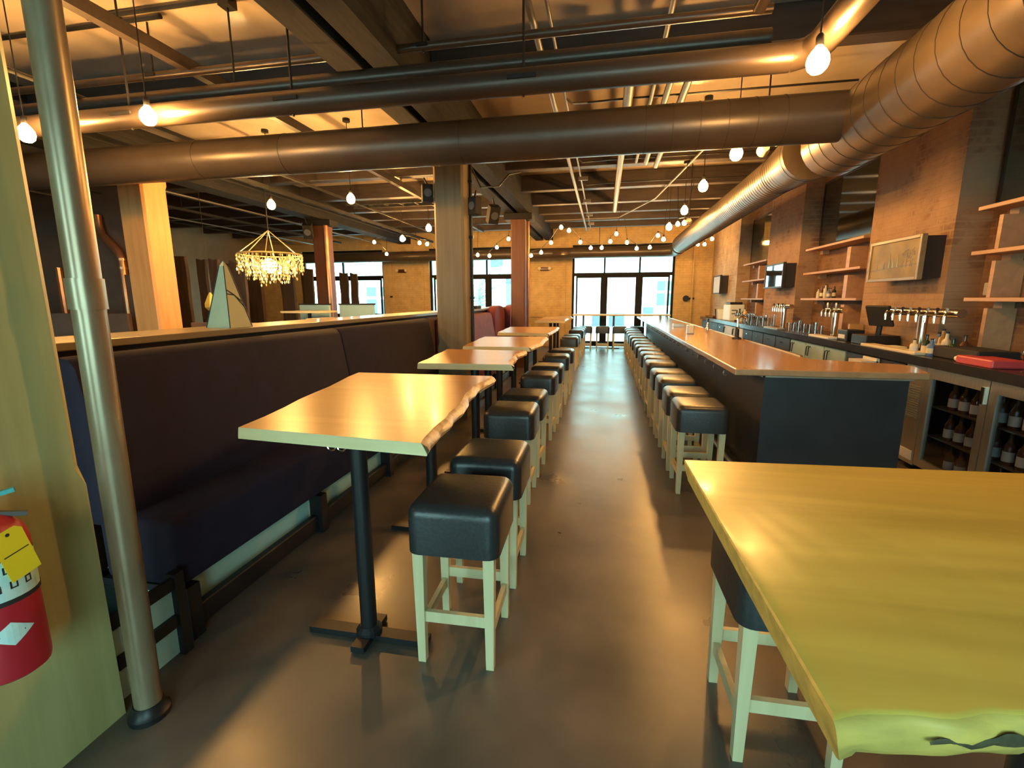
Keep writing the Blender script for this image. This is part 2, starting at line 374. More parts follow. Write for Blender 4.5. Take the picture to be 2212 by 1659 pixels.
# ceiling joists and the twin beam
JOISTS = (-1.15, .9, 2.95, 5.0, 7.05, 8.5, 10.1, 11.55, 12.75, 14.0, 15.25)      # back edges; each joist is 0.2 m thick
def top(y): return 3.75 if any(j-.2 <= y <= j for j in JOISTS) else ZC
for i, y in enumerate(JOISTS):
    struct(MB().box(XL, XR, y-.2, y, 3.75, ZC).bevel(.012, 1).build('ceiling_joist', M_JOIST), 'dark ceiling joist, number %d counted from behind the viewpoint' % (i+1), 'joist')
for i, (a, b) in enumerate(((-2.28, -2.05), (-1.95, -1.72))):
    struct(MB().box(a, b, YB, YF, 3.5, ZC-.001).build('ceiling_beam', M_BEAM), ('long grey beam over the post row, lounge side of the pair', 'long grey beam over the post row, aisle side of the pair')[i], 'beam')
for i, (a, b) in enumerate(((-7.1, -6.7),)):
    struct(MB().box(a, b, YB, YF, 3.5, ZC-.001).build('ceiling_beam', M_BEAM), 'long grey beam over the lounge posts', 'beam')

# ------------------------------------------------------------------ windows
def window(n, a, b, z0, cols, low, label):
    r = bpy.data.objects.new('window_%d' % n, None); COL.objects.link(r); r.location = ((a+b)/2, WY+.12, z0); struct(r, label, 'window')
    y0, y1 = WY+.08, WY+.16
    f = MB(); t = .07
    f.box(a, a+t, y0, y1, z0, WTOP); f.box(b-t, b, y0, y1, z0, WTOP); f.box(a+t, b-t, y0, y1, WTOP-t, WTOP); f.box(a+t, b-t, y0, y1, z0, z0+t)
    f.box(a+t, b-t, y0-.02, y1+.02, 2.34, 2.44)
    for c in cols: f.box(c-.028, c+.028, y0, y1, 2.44, WTOP-t)
    for c in low: f.box(c-.06, c+.06, y0-.01, y1+.01, z0+t, 2.34)
    f.build('window_frame', M_FRAME, r)
    for s0, s1 in zip([a+t]+list(low), list(low)+[b-t]):          # sashes of the lower lights
        q = MB(); e = .05
        q.box(s0+.06, s0+.06+e, y0+.01, y1-.01, z0+t, 2.34); q.box(s1-.06-e, s1-.06, y0+.01, y1-.01, z0+t, 2.34)
        q.box(s0+.06+e, s1-.06-e, y0+.01, y1-.01, z0+t, z0+t+.1); q.box(s0+.06+e, s1-.06-e, y0+.01, y1-.01, 2.28, 2.34)
        q.build('sash', M_FRAME, r)
        MB().box(s0+.11, s1-.11, WY+.115, WY+.125, z0+t+.1, 2.28).build('pane', M_GLASS, r)
    for s0, s1 in zip([a+t]+list(cols), list(cols)+[b-t]):
        MB().box(s0+.03, s1-.03, WY+.115, WY+.125, 2.44, WTOP-t).build('pane', M_GLASS, r)
    if z0 > .5: MB().box(a-.02, b+.02, WY-.06, WY+.1, z0-.05, z0).build('window_sill', M_BEAM, r)
    return r
window(1, -1.07, 2.18, .02, (-.02, 1.10), (-.02, 1.10), 'three-leaf black framed glazed doors to the street at the aisle end')
window(2, -6.06, -2.80, .92, (-4.0,), (-5.0, -3.95), 'black framed street window between the two ochre brick piers')
window(3, -11.0, -7.79, .92, (-9.4,), (-9.4,), 'black framed street window at the end of the lounge')
for n, (a, b, z0, z1) in enumerate(REAR):
    r = bpy.data.objects.new('window_%d' % (4+n), None); COL.objects.link(r); r.location = ((a+b)/2, RY-.1, z0)
    struct(r, ('rear street window behind the lounge', 'rear street window behind the velvet bench', 'rear street window behind the oak table')[n], 'window')
    f = MB(); t = .07; y0, y1 = RY-.18, RY-.1
    f.box(a, a+t, y0, y1, z0, z1); f.box(b-t, b, y0, y1, z0, z1); f.box(a, b, y0, y1, z1-t, z1); f.box(a, b, y0, y1, z0, z0+t); f.box((a+b)/2-.03, (a+b)/2+.03, y0, y1, z0, z1)
    f.build('window_frame', M_FRAME, r)
    MB().box(a+t, b-t, RY-.145, RY-.135, z0+t, z1-t).build('pane', M_GLASS, r)

# ------------------------------------------------------------------ the street outside
struct(MB().box(-40, 30, YF+.3, YF+40, -.2, -.05).build('street', M_STREET), 'pale street outside the windows', 'street')
struct(MB().box(-30, 20, YB-30, YB-.3, -.2, -.05).build('street', M_STREET), 'pale street behind the rear windows', 'street')
def facade(x0, x1, y, h, wins, label, small=True):
    r = thing('building', ((x0+x1)/2, y, -.05), label, 'building', 'buildings across the street')
    MB().box(x0, x1, y, y+3, -.05, h).build('facade', M_FACADE, r)
    for (a, b, z0, z1) in wins:
        fr = MB().box(a-.06, b+.06, y-.06, y+.02, z0-.06, z1+.06).build('window', M_FACADE, r)
        MB().box(a, b, y-.08, y-.055, z0, z1).build('pane', M_FWIN, fr)
YS = YF+13
w1 = [(-1.2+1.55*i, -.35+1.55*i, 4.3, 5.6) for i in range(5)] + [(2.25, 2.85, .3, 1.1), (3.0, 3.45, 1.2, 1.9), (3.0, 3.45, 2.05, 2.6), (3.55, 4.0, 1.2, 1.9), (3.55, 4.0, 2.05, 2.6), (4.1, 4.5, 1.2, 1.9), (4.1, 4.5, 2.05, 2.6), (4.65, 5.7, 1.2, 1.9), (4.65, 5.7, 2.05, 2.7), (4.65, 5.7, -.0, 1.0), (-.7, -.2, -.1, .7), (.3, 1.2, -.1, .75)]
facade(-2.5, 6.5, YS, 8, w1, 'white building across the street seen through the glazed doors')
w2 = [(-9.6, -8.3, 3.6, 5.4), (-7.2, -6.4, 3.6, 5.2), (-6.2, -5.3, .2, 2.9), (-4.9, -4.2, .2, 2.9)]
facade(-11.5, -3.0, YS+1.0, 7.5, w2, 'white building across the street seen through the middle window')
w3 = [(-15.6, -14.9, .6, 1.6), (-14.6, -13.9, .6, 1.6), (-15.6, -14.9, 1.8, 2.4), (-14.6, -13.9, 1.8, 2.4)]
facade(-21, -12.6, YS+.5, 3.4, w3, 'low white building across the street at the lounge end')
tr = thing('tree', (-5.6, YF+5, -.05), 'bare pale street tree outside the middle window', 'tree')
b = MB(); b.tube([(-5.6, YF+5, -.05), (-5.55, YF+5, 1.2), (-5.6, YF+5, 2.0)], [.12, .09, .07]); b.build('trunk', M_TREE, tr)
b = MB()
for i in range(26):
    p = Vector((-5.6, YF+5, 1.3+random.random()*.9)); pts = [p]
    d = Vector((random.uniform(-1, 1), random.uniform(-.6, .6), random.uniform(.1, .8)))
    for k in range(5):
        d += Vector((random.uniform(-.5, .5), random.uniform(-.3, .3), random.uniform(-.45, .35))); p = p+d*.3; pts.append(p)
    b.tube(pts, [.03, .025, .02, .016, .012, .008], 5)
b.build('crown', M_TREE, tr)

# ------------------------------------------------------------------ timber posts
def post(x0, x1, y0, y1, m, label, zt=3.5, cap=True, cham=.03):
    r = thing('timber_post', ((x0+x1)/2, (y0+y1)/2, 0), label, 'post', 'timber posts')
    c = cham
    f = MB(); L = lambda k: [(x0+k, y0, ), (x1-k, y0), (x1, y0+k), (x1, y1-k), (x1-k, y1), (x0+k, y1), (x0, y1-k), (x0, y0+k)]
    hs = [(0, .004), (.95, .004), (1.02, c), (zt-.25, c), (zt-.2, .004), (zt, .004)]
    f.rings([[(p[0], p[1], z) for p in L(k)] for z, k in hs]); f.build('shaft', m, r)
    if cap:
        MB().box(x0-.16, x1+.16, y0-.02, y1+.02, zt-.14, zt).bevel(.01, 1).build('bracket', M_BLACKM, r)
    return r
P0 = post(-2.2, -1.8, .87, 1.27, M_POSTG, 'pale greenish timber post with a red fire extinguisher on it', cap=False)
P1 = post(-2.2, -1.8, 6.04, 6.42, M_POST, 'brown timber post with black speakers at the end of the velvet bench')
P2 = post(-2.13, -1.8, 10.85, 11.25, M_POSTO, 'orange timber post among the far burgundy booths', 3.5)
post(-7.05, -6.6, 6.0, 6.42, M_POSTL, 'bright orange timber post in the lounge beside the dark plaster wall')
post(-7.05, -6.7, 10.75, 11.1, M_POSTO, 'slim orange timber post in the lounge near the street window')
post(-7.05, -6.65, .85, 1.25, M_POST, 'timber post in the lounge out of view beside the viewpoint')
# conduits and speakers on the posts
r = thing('conduit', (-1.78, 6.28, 0), 'black cable conduit running up the speaker post', 'conduit')
MB().tube([(-1.775, 6.30, 0.0), (-1.775, 6.30, 3.35)], .022, 8).build('pipe', M_BLACK, r)
b = MB()
for z in (.8, 1.6, 2.4, 3.1): b.box(-1.80, -1.745, 6.27, 6.33, z, z+.03)
b.build('clamp', M_BLACK, r)
tag(MB().tube([(-1.765, 11.1, 0), (-1.765, 11.1, 3.35)], .03, 8).build('conduit', M_COPPER), 'shiny copper conduit on the orange post by the booths', 'conduit')
tag(MB().tube([(-6.64, 10.68, 0), (-6.64, 10.68, 3.35)], .055, 10).build('conduit', M_COPPER), 'shiny copper pipe on the slim orange lounge post', 'pipe')
def speaker(c, rot, label, s=1.0):
    r = thing('speaker', c, label, 'speaker', 'small black ceiling speakers')
    b = MB().box(-.07*s, .07*s, -.06*s, .06*s, -.11*s, .11*s).bevel(.012, 2)
    for v in b.bm.verts: v.co += Vector(c)
    b.build('cabinet', M_BLACKM, r)
    b = MB().lathe([(.05*s, -.066*s), (.05*s, -.061*s)], c, 16, 'Y'); b.build('cone', M_GREYB, r)
    b = MB().bar((c[0], c[1], c[2]+.11*s), (c[0]-.03*s, c[1]+.06*s, c[2]+.2*s), .02, .02); b.build('mounting_arm', M_BLACK, r)
    r.rotation_euler = rot
    return r
speaker((-2.30, 6.10, 2.95), (0, 0, .5), 'black speaker on the lounge side of the brown bench-end post')
speaker((-1.68, 6.16, 2.78), (0, 0, -.5), 'black speaker on the aisle side of the brown bench-end post')
speaker((-2.17, 9.3, 3.22), (.5, 0, .6), 'black speaker hanging under the beam between the two aisle posts', 1.5)
speaker((-6.95, 10.45, 3.2), (.5, 0, .4), 'black speaker above the slim lounge post', 1.5)

# ------------------------------------------------------------------ standpipe and extinguisher at the near post
r = thing('standpipe', (-1.70, 1.28, 0), 'weathered vertical metal pipe beside the pale greenish post', 'pipe')
MB().tube([(-1.70, 1.28, 0), (-1.655, 1.28, 3.75)], .046, 20).build('pipe', M_STAND, r, smooth=True)
MB().lathe([(.07, 0), (.07, .02), (.055, .035), (.05, .06)], (-1.70, 1.28, 0), 20).build('floor_flange', M_BLACK, r, smooth=True)
b = MB().lathe([(.052, -.05), (.052, .05)], (-1.6805, 1.28, 1.62), 20); b.build('coupling', M_STAND, r, smooth=True)
EX, EY, EZ = -1.70, .92, .515
r = thing('fire_extinguisher', (EX, EY, EZ), 'red fire extinguisher with a yellow tag hung on the pale post', 'fire extinguisher')
MB().lathe([(.068, 0), (.085, .012), (.088, .03), (.088, .40), (.080, .44), (.055, .475), (.032, .49), (.03, .52)], (EX, EY, EZ), 28).build('cylinder', M_RED, r, smooth=True)
lb = MB().lathe([(.0893, .255), (.0893, .37)], (EX, EY, EZ), 28, cap=False).build('label', M_LABEL, r, smooth=True)
for k, (a, z) in enumerate(((-.9, .29), (-.5, .285), (-.1, .288), (.3, .286), (-.7, .33), (-.2, .335), (.2, .33))):
    b = MB()
    for (dx, dz, wd, hg) in ((0, 0, .018, .004), (0, .018, .018, .004), (-.007, .009, .004, .018), (.007, .009, .004, .018)):
        R_ = .0900; an = a+dx/R_
        P = lambda t, zz: (EX+R_*math.cos(t), EY+R_*math.sin(t), EZ+zz)
        b.quad(P(an-wd/2/R_, z+dz-hg/2), P(an+wd/2/R_, z+dz-hg/2), P(an+wd/2/R_, z+dz+hg/2), P(an-wd/2/R_, z+dz+hg/2))
    b.build('pictogram', M_INK, lb)
MB().lathe([(.0905, .242), (.0905, .256)], (EX, EY, EZ), 28, cap=False).build('strap', M_INK, r, smooth=True)
b = MB(); R_ = .0897        # diamond sticker wrapped round the cylinder
P = lambda t, zz: (EX+R_*math.cos(t), EY+R_*math.sin(t), EZ+zz)
a0 = -.35
for k in range(8):
    t0 = a0-.55+1.1*k/8; t1 = a0-.55+1.1*(k+1)/8; h0 = .036*(1-abs(t0-a0)/.55); h1 = .036*(1-abs(t1-a0)/.55)
    b.quad(P(t0, .155-h0-.0002), P(t1, .155-h1-.0002), P(t1, .155+h1+.0002), P(t0, .155+h0+.0002))
st = b.build('sticker', M_LABEL, r)
b = MB(); R_ = .0902
b.quad(P(a0-.3, .153), P(a0+.3, .153), P(a0+.3, .157), P(a0-.3, .157)); b.build('print_line', M_INK, st)
MB().lathe([(.02, .52), (.02, .56), (.012, .575)], (EX, EY, EZ), 14).build('valve', M_CHROME, r, smooth=True)
b = MB().bar((EX-.01, EY-.01, 1.05), (EX+.045, EY+.06, 1.065), .018, .012); b.build('lever', M_CYAN, r)
b = MB().bar((EX-.01, EY-.02, 1.02), (EX+.05, EY+.075, .985), .018, .012); b.build('carry_handle', M_GREYB, r)
b = MB(); tx = EX+.096                                                # yellow inspection tag
poly = [(-.026, 0), (-.038, -.014), (-.040, -.15), (.034, -.15), (.036, -.014), (.022, 0)]
ca, sa = math.cos(.22), math.sin(.22)
poly = [(a*ca-bz*sa*1.0+EY-.01, a*sa+bz*ca+.975) for a, bz in poly]
b.prism(poly, tx, tx+.001, 'X'); tg = b.build('inspection_tag', M_YTAG, r)
b = MB(); c0 = Vector((tx+.0015, EY-.01+.073*sa, .975-.073*ca)); dd = Vector((0, ca, sa))*.03
b.bar(c0-dd, c0+dd, .0008, .003); b.build('printed_line', M_INK, tg)
b = MB().lathe([(.005, 0), (.005, .0006)], (tx+.0012, EY-.01+.015*sa, .975-.015*ca), 10, 'X'); b.build('eyelet', M_INK, tg)
b = MB().box(-1.80, -1.775, EY-.03, EY+.03, .58, .95); b.build('wall_bracket', M_BLACK, r)

# ------------------------------------------------------------------ half wall with wooden ledge, bench
struct(MB().box(-2.80, -2.50, 1.45, 15.2, 0, 1.365).build('wall_divider', M_PLAST), 'half-height dark wall between the benches and the lounge', 'wall')
tag(MB().box(-2.86, -2.42, 1.42, 15.25, 1.37, 1.41).bevel(.006, 2).build('ledge', M_LEDGE), 'long wooden ledge on top of the half wall', 'ledge')
def bench(y0, y1, label, m, ztop=1.35):
    r = thing('banquette', (-2.2, (y0+y1)/2, 0), label, 'bench', 'upholstered benches')
    MB().box(-2.32, -1.88, y0, y1, .27, .60).bevel(.05, 4).build('seat', m, r, smooth=True)
    n = max(1, round((y1-y0)/2.3)); st = (y1-y0)/n
    for i in range(n):
        a, c = y0+i*st+.004, y0+(i+1)*st-.004
        L = [(-2.49, .55), (-2.17, .55), (-2.20, .75), (-2.27, 1.18), (-2.29, ztop-.05), (-2.32, ztop-.01), (-2.37, ztop), (-2.44, ztop-.01), (-2.49, ztop-.06)]
        MB().prism([(x, z) for x, z in L], a, c, 'Y').bevel(.018, 2, 50).build('backrest', m, r, smooth=True)
    for i in range(n*2+1):
        y = y0+.05+(y1-y0-.1)*i/(n*2)
        MB().box(-1.96, -1.87, y-.035, y+.035, 0, .27).build('leg', M_BLACK, r)
    MB().box(-1.95, -1.90, y0+.03, y1-.03, .02, .13).bevel(.006, 1).build('foot_rail', M_BLACK, r)
    MB().box(-2.02, -2.0, y0+.10, y1-.06, .0, .27).build('kick_panel', M_KICK, r)
    MB().box(-2.43, -2.02, y0+.10, y0+.12, .0, .27).build('kick_panel', M_KICK, r)
    MB().box(-2.44, -1.94, y0+.02, y0+.07, .235, .27).build('end_rail', M_BLACK, r)
    MB().box(-2.44, -1.94, y0+.02, y0+.07, .0, .05).build('end_rail', M_BLACK, r)
    MB().box(-2.44, -2.36, y0+.02, y0+.09, 0, .27).build('leg', M_BLACK, r)
    return r
bench(1.64, 6.0, 'long dark aubergine velvet bench along the half wall', M_FAB)
r = thing('low_screen', (-1.86, 1.44, 0), 'low pale green panel with dark rails between greenish post and bench', 'panel')
MB().box(-1.875, -1.86, 1.30, 1.60, .01, .36).build('panel', M_KICK, r)
for z_ in (.15, .33): MB().box(-1.86, -1.84, 1.30, 1.60, z_, z_+.055).build('rail', M_BLACK, r)
MB().box(-1.88, -1.832, 1.57, 1.615, 0, .40).build('upright', M_BLACK, r)
bench(6.75, 9.6, 'burgundy bench behind the brown speaker post', M_BOOTH, 1.33)
# tall booth ends round the orange post
def booth(x0, x1, y0, y1, z, label, m=M_BOOTH):
    r = thing('booth', ((x0+x1)/2, (y0+y1)/2, 0), label, 'booth', 'burgundy booths round the orange post')
    b = MB(); n = 8; yc = (y0+y1)/2; hw = (y1-y0)/2
    poly = [(y0, .45)]+[(yc-hw*math.cos(PI*k/n), z-.16+.16*math.sin(PI*k/n)) for k in range(n+1)]+[(y1, .45)]
    b.prism(poly, x0, x0+.2, 'X').bevel(.03, 2, 50).build('backrest', m, r, smooth=True)
    MB().box(x0+.2, x1, y0, y1, .27, .62).bevel(.05, 3).build('seat', m, r, smooth=True)
    MB().box(x0, x1-.05, y0+.02, y1-.02, 0, .27).build('plinth', M_BLACK, r)
    return r
booth(-2.45, -1.95, 9.75, 10.75, 1.46, 'burgundy booth with a tall rounded back before the orange post')
booth(-2.45, -1.75, 11.4, 12.9, 1.46, 'burgundy booth with a tall rounded back past the orange post')
tag(MB().box(-2.78, -2.45, 9.0, 9.35, 1.41, 1.47).bevel(.008, 1).build('ledge_box', M_BLACKM), 'low black box on the ledge near the burgundy booths', 'box')

# ------------------------------------------------------------------ stools
ST = thing('bar_stool', (0, 0, 0), '', 'stool')
def stool_parts(r, legm):
    b = MB().box(-.20, .20, -.215, .215, .535, .755)
    b.bm.normal_update()
    ed = [e for e in b.bm.edges if len(e.link_faces) == 2 and not (e.verts[0].co.z < .6 and e.verts[1].co.z < .6)]
    bmesh.ops.bevel(b.bm, geom=ed, offset=.055, segments=5, profile=.5, affect='EDGES', clamp_overlap=True)
    b.build('cushion', M_LEATH, r, smooth=True)
    for sx in (-1, 1):
        for sy_ in (-1, 1):
            x, y, h, t = sx*.155, sy_*.175, .024, .017
            MB().frustum([(x-t, y-t, 0), (x+t, y-t, 0), (x+t, y+t, 0), (x-t, y+t, 0)], [(x-h, y-h, .535), (x+h, y-h, .535), (x+h, y+h, .535), (x-h, y+h, .535)]).build('leg', legm, r)
    for sy_ in (-1, 1): MB().box(-.136, .136, sy_*.175-.011, sy_*.175+.011, .20, .25).build('stretcher', legm, r)
    for sx in (-1, 1): MB().box(sx*.155-.011, sx*.155+.011, -.156, .156, .145, .195).build('stretcher', legm, r)
stool_parts(ST, M_STLEG)
G1, G2, G3 = 'black cushioned stools along the live-edge tables', 'black cushioned stools along the bar', 'black cushioned stools at the street doors'
first = [True]
def stool(x, y, label, group, rz=0.0):
    if first[0]:
        first[0] = False; ST.location = (x, y, 0); ST.rotation_euler = (0, 0, rz); ST['label'] = label; ST['group'] = group; return ST
    return dup(ST, (x, y, 0), label, group, rz)
LY = [1.93, 2.53, 3.62, 4.21, 5.36, 6.10, 7.22, 8.02, 10.75, 11.4, 13.2, 13.85, 14.5]
LX = [-.60, -.61, -.70, -.70, -.71, -.70, -.70, -.68, -.75, -.74, -.73, -.72, -.71]
for i, (x, y) in enumerate(zip(LX, LY)):
    stool(x, y, '%s black stool in the row beside the live-edge tables, counted from the near table' % ORD[i], G1, random.uniform(-.04, .04))
BY = [4.06, 4.60, 5.32, 5.83, 6.67, 7.21, 7.75, 8.36, 8.94, 9.6, 10.26, 11.1, 11.8, 12.6, 13.4, 14.1]
for i, y in enumerate(BY):
    stool(.80+random.uniform(-.012, .012), y, '%s black stool along the bar, counted from the bar\'s near corner' % ORD[i], G2, random.uniform(-.03, .03))
for i, x in enumerate((-.56, -.02, .50, 1.02)):
    stool(x, 15.12, '%s black stool at the high table by the glazed doors, from the brick pier' % ORD[i], G3, PI/2)
stool(.66, 1.70, 'black stool tucked under the near end of the yellow oak table', 'black cushioned stools at the oak table', .02)

# ------------------------------------------------------------------ tables with a live edge
def live_table(nl, nr, fr, fl, z, poles, label, seed, hooks=False, amp=.03):
    rnd = random.Random(seed)
    cx = (nl[0]+nr[0]+fr[0]+fl[0])/4; cy_ = (nl[1]+nr[1]+fr[1]+fl[1])/4
    r = thing('live_edge_table', (cx, cy_, 0), label, 'table', 'high live-edge tables along the bench')
    n = 26; off = [0]*(n+1); ph = [rnd.uniform(0, 6) for _ in range(4)]
    for i in range(n+1):
        t = i/n; off[i] = amp*(math.sin(t*5+ph[0])*.7+math.sin(t*11+ph[1])*.35+math.sin(t*27+ph[2])*.14+math.sin(t*43+ph[3])*.1)
    edge = [(nr[0]+(fr[0]-nr[0])*i/n+off[i]-off[0]*(1-i/n)-off[n]*i/n, nr[1]+(fr[1]-nr[1])*i/n) for i in range(n+1)]
    m_ = 8; back = [(fl[0]+(nl[0]-fl[0])*i/m_+.008*math.sin(i*1.7+seed), fl[1]+(nl[1]-fl[1])*i/m_) for i in range(m_+1)]
    out = edge+back
    def ring(zz, o, jit=0):
        L = []
        for i, p in enumerate(out):
            dx = o if i <= n else -o*.3
            L.append((p[0]+dx+(rnd.uniform(-jit, jit) if i <= n else 0), p[1], zz))
        return L
    b = MB().rings([ring(z-.05, .004), ring(z-.044, .006), ring(z-.006, -.012), ring(z, -.018)])
    b.bm.normal_update()
    o = b.build('tabletop', [M_TABLE, M_TEDGE], r)
    for p in o.data.polygons:
        if p.normal.z < .5: p.material_index = 1
    b = MB(); e0 = [(p[0]+.004, p[1], z-.048) for p in edge]; e1 = [(p[0]+.016+rnd.uniform(-.006, .006), p[1], z-.03) for p in edge]; e2 = [(p[0]+.006+rnd.uniform(-.006, .006), p[1], z-.012) for p in edge]; e3 = [(p[0]-.018, p[1], z+.0005) for p in edge]
    rows = [[b.bm.verts.new(q) for q in e] for e in (e0, e1, e2, e3)]
    for A, B in zip(rows, rows[1:]):
        for k in range(n): b.bm.faces.new((A[k], A[k+1], B[k+1], B[k]))
    b.build('bark_edge', M_BARK, r, smooth=True)
    for (px_, py_) in poles:
        q = MB().lathe([(.038, .03), (.038, z-.06)], (px_, py_, 0), 18).build('pedestal', M_BLACK, r, smooth=True)
        b = MB().bar((px_-.30, py_, .02), (px_+.30, py_, .02), .065, .03); b.bar((px_, py_-.12, .021), (px_, py_+.12, .021), .065, .03)
        b.lathe([(.06, .03), (.06, .05), (.04, .07)], (px_, py_, 0), 18); b.build('foot', M_BLACK, r)
        MB().box(px_-.18, px_+.18, py_-.14, py_+.14, z-.062, z-.0505).build('top_plate', M_BLACK, r)
    if hooks:
        for dx in (0, .045):
            hx, hy = nl[0]+.42+dx, nl[1]+.01
            pts = [(hx+.018*math.cos(a), hy, z-.062+.018*math.sin(a)) for a in [PI*(1.0+k/8) for k in range(9)]]
            MB().tube(pts, .004, 6).build('bag_hook', M_CHROME, r, smooth=True)
    return r
live_table((-1.50, 1.66), (-.64, 1.59), (-.74, 3.15), (-1.77, 3.14), 1.07, [(-1.06, 1.84), (-1.12, 2.88)], 'high live-edge table with hooks at its near end, the first along the bench', 3, True)
live_table((-1.53, 3.70), (-.72, 3.74), (-.78, 4.80), (-1.65, 4.82), 1.07, [(-1.1, 3.95), (-1.13, 4.55)], 'live-edge table with a ragged corner, the second along the bench', 11, False, .045)
live_table((-1.58, 5.14), (-.80, 5.16), (-.78, 6.65), (-1.68, 6.55), 1.07, [(-1.2, 5.4), (-1.2, 6.3)], 'live-edge table reflecting the windows, in front of the brown speaker post', 20)
live_table((-1.68, 7.40), (-.85, 7.34), (-.84, 9.05), (-1.78, 8.95), 1.07, [(-1.25, 7.7), (-1.25, 8.7)], 'live-edge table just past the brown speaker post', 31)
live_table((-1.66, 11.5), (-.90, 11.55), (-.95, 13.1), (-1.66, 13.0), 1.07, [(-1.3, 11.8), (-1.3, 12.8)], 'live-edge table beside the burgundy booth past the orange post', 44)
live_table((-1.75, 13.7), (-.90, 13.7), (-.98, 14.75), (-1.75, 14.7), 1.07, [(-1.35, 14.2)], 'live-edge table closest to the ochre pier and street doors', 57)

# big yellow oak table beside the camera
r = thing('oak_table', (1.1, 1.08, 0), 'big yellow oak slab table with a thick live front edge', 'table')
z = 1.07
rnd = random.Random(4)
nx = 90; x0, x1 = .305, 2.05
near = []
for i in range(nx+1):
    x = x0+(x1-x0)*i/nx
    near.append((x, .585+.225*(min(x, .9)-x0)+.06*max(0, x-.9)+.0035*math.sin(i*.5)+.002*math.sin(i*1.33)))
far = [(2.05, 1.70), (1.28, 1.635), (.75, 1.605), (.278, 1.575)]
out = near+far
def ring(zz, o, e=0): return [(p[0]+(e if p[0] < .4 and i > nx or i < 2 else 0), p[1]-(o+.003*math.sin(i*.9+zz*90) if i <= nx else 0), zz) for i, p in enumerate(out)]
o = MB().rings([ring(z-.070, -.012, .016), ring(z-.064, -.002, .015), ring(z-.045, .008, .009), ring(z-.025, .010, .004), ring(z-.010, .006, .001), ring(z-.003, 0, 0), ring(z, -.008, .003)]).build('tabletop', [M_BIGT, M_BIGE], r, smooth=True)
for p in o.data.polygons:
    if p.normal.z < .8: p.material_index = 1
b = MB(); rows = []
for i in range(46):                                                   # dark bark pocket along the live edge
    x = .425+.014*i; yy = .585+.225*(min(x, .9)-x0)+.06*max(0, x-.9); t = i/45
    hw = (.0012+.0085*math.sin(PI*min(.6, t*1.2+.04)))*1.6*(.75+.25*math.sin(i*1.9)); zc = z-.030+.003*math.sin(i*1.1)-.006*min(1, t*2)
    rows.append([b.bm.verts.new((x, yy-d, zc+q)) for d, q in ((.0135, -hw), (.0155, 0), (.0135, hw))])
for A, B in zip(rows, rows[1:]):
    for k in range(2): b.bm.faces.new((A[k], B[k], B[k+1], A[k+1]))
b.build('bark_inclusion', M_KNOT, r, smooth=True)
MB().lathe([(.05, .03), (.05, z-.07)], (1.0, 1.1, 0), 18).build('pedestal', M_BLACK, r, smooth=True)
b = MB().bar((.72, 1.1, .02), (1.28, 1.1, .02), .08, .04); b.bar((1.0, .8, .021), (1.0, 1.4, .021), .08, .04); b.build('foot', M_BLACK, r)
MB().box(.8, 1.2, .92, 1.28, z-.08, z-.0665).build('top_plate', M_BLACK, r)

# high table along the street doors
r = thing('window_table', (.55, 15.62, 0), 'long pale high table along the glazed street doors', 'table')
MB().box(-1.0, 2.05, 15.42, 15.82, 1.06, 1.11).bevel(.008, 1).build('tabletop', M_TEDGE, r)
for x in (-.65, .32, 1.25, 1.95):
    MB().box(x-.03, x+.03, 15.59, 15.65, .03, 1.06).build('pedestal', M_BLACK, r)
    MB().box(x-.2, x+.2, 15.5, 15.74, 0, .03).build('foot', M_BLACK, r)

# ------------------------------------------------------------------ the bar
r = thing('bar_counter', (1.4, 9.2, 0), 'long wooden bar counter with a black front panel', 'bar counter')
poly = [(1.0, 3.80), (2.30, 3.80), (2.42, 4.20), (2.36, 4.30), (1.86, 4.52), (1.80, 4.60), (1.80, 15.0), (1.0, 15.0)]
MB().prism(poly, 1.02, 1.07).bevel(.008, 2).build('bar_top', M_BART, r)
b = MB().box(1.28, 1.70, 4.02, 14.9, .12, 1.02); b.box(1.70, 2.30, 4.02, 4.42, .12, 1.02); b.build('front_panel', M_BARF, r)
b = MB().box(1.34, 1.66, 4.08, 14.85, 0, .12); b.box(1.66, 2.26, 4.08, 4.38, 0, .12); b.build('plinth', M_BLACKM, r)
b = MB().box(1.26, 2.32, 4.0, 4.02, .98, 1.0); b.box(1.255, 1.28, 4.0, 14.9, .98, 1.0); b.build('edge_trim', M_STEEL, r)
b = MB().box(1.80, 1.822, 4.75, 6.6, 1.03, 1.078); b.box(1.80, 1.822, 6.75, 9.0, 1.03, 1.078); b.box(1.80, 1.822, 9.2, 14.0, 1.03, 1.078); b.build('inner_rail', M_LED2, r)
for i in range(22):
    y = 5.0+i*.45
    b = MB().tube([(1.28, y, .88), (1.21, y, .88), (1.205, y, .86), (1.21, y, .84), (1.24, y, .835)], .007, 6); b.build('bag_hook', M_STEEL, r, smooth=True)
MB().tube([(1.12, 4.0, .2), (1.12, 14.8, .2)], .022, 10).build('foot_rail', M_STEEL, r, smooth=True)

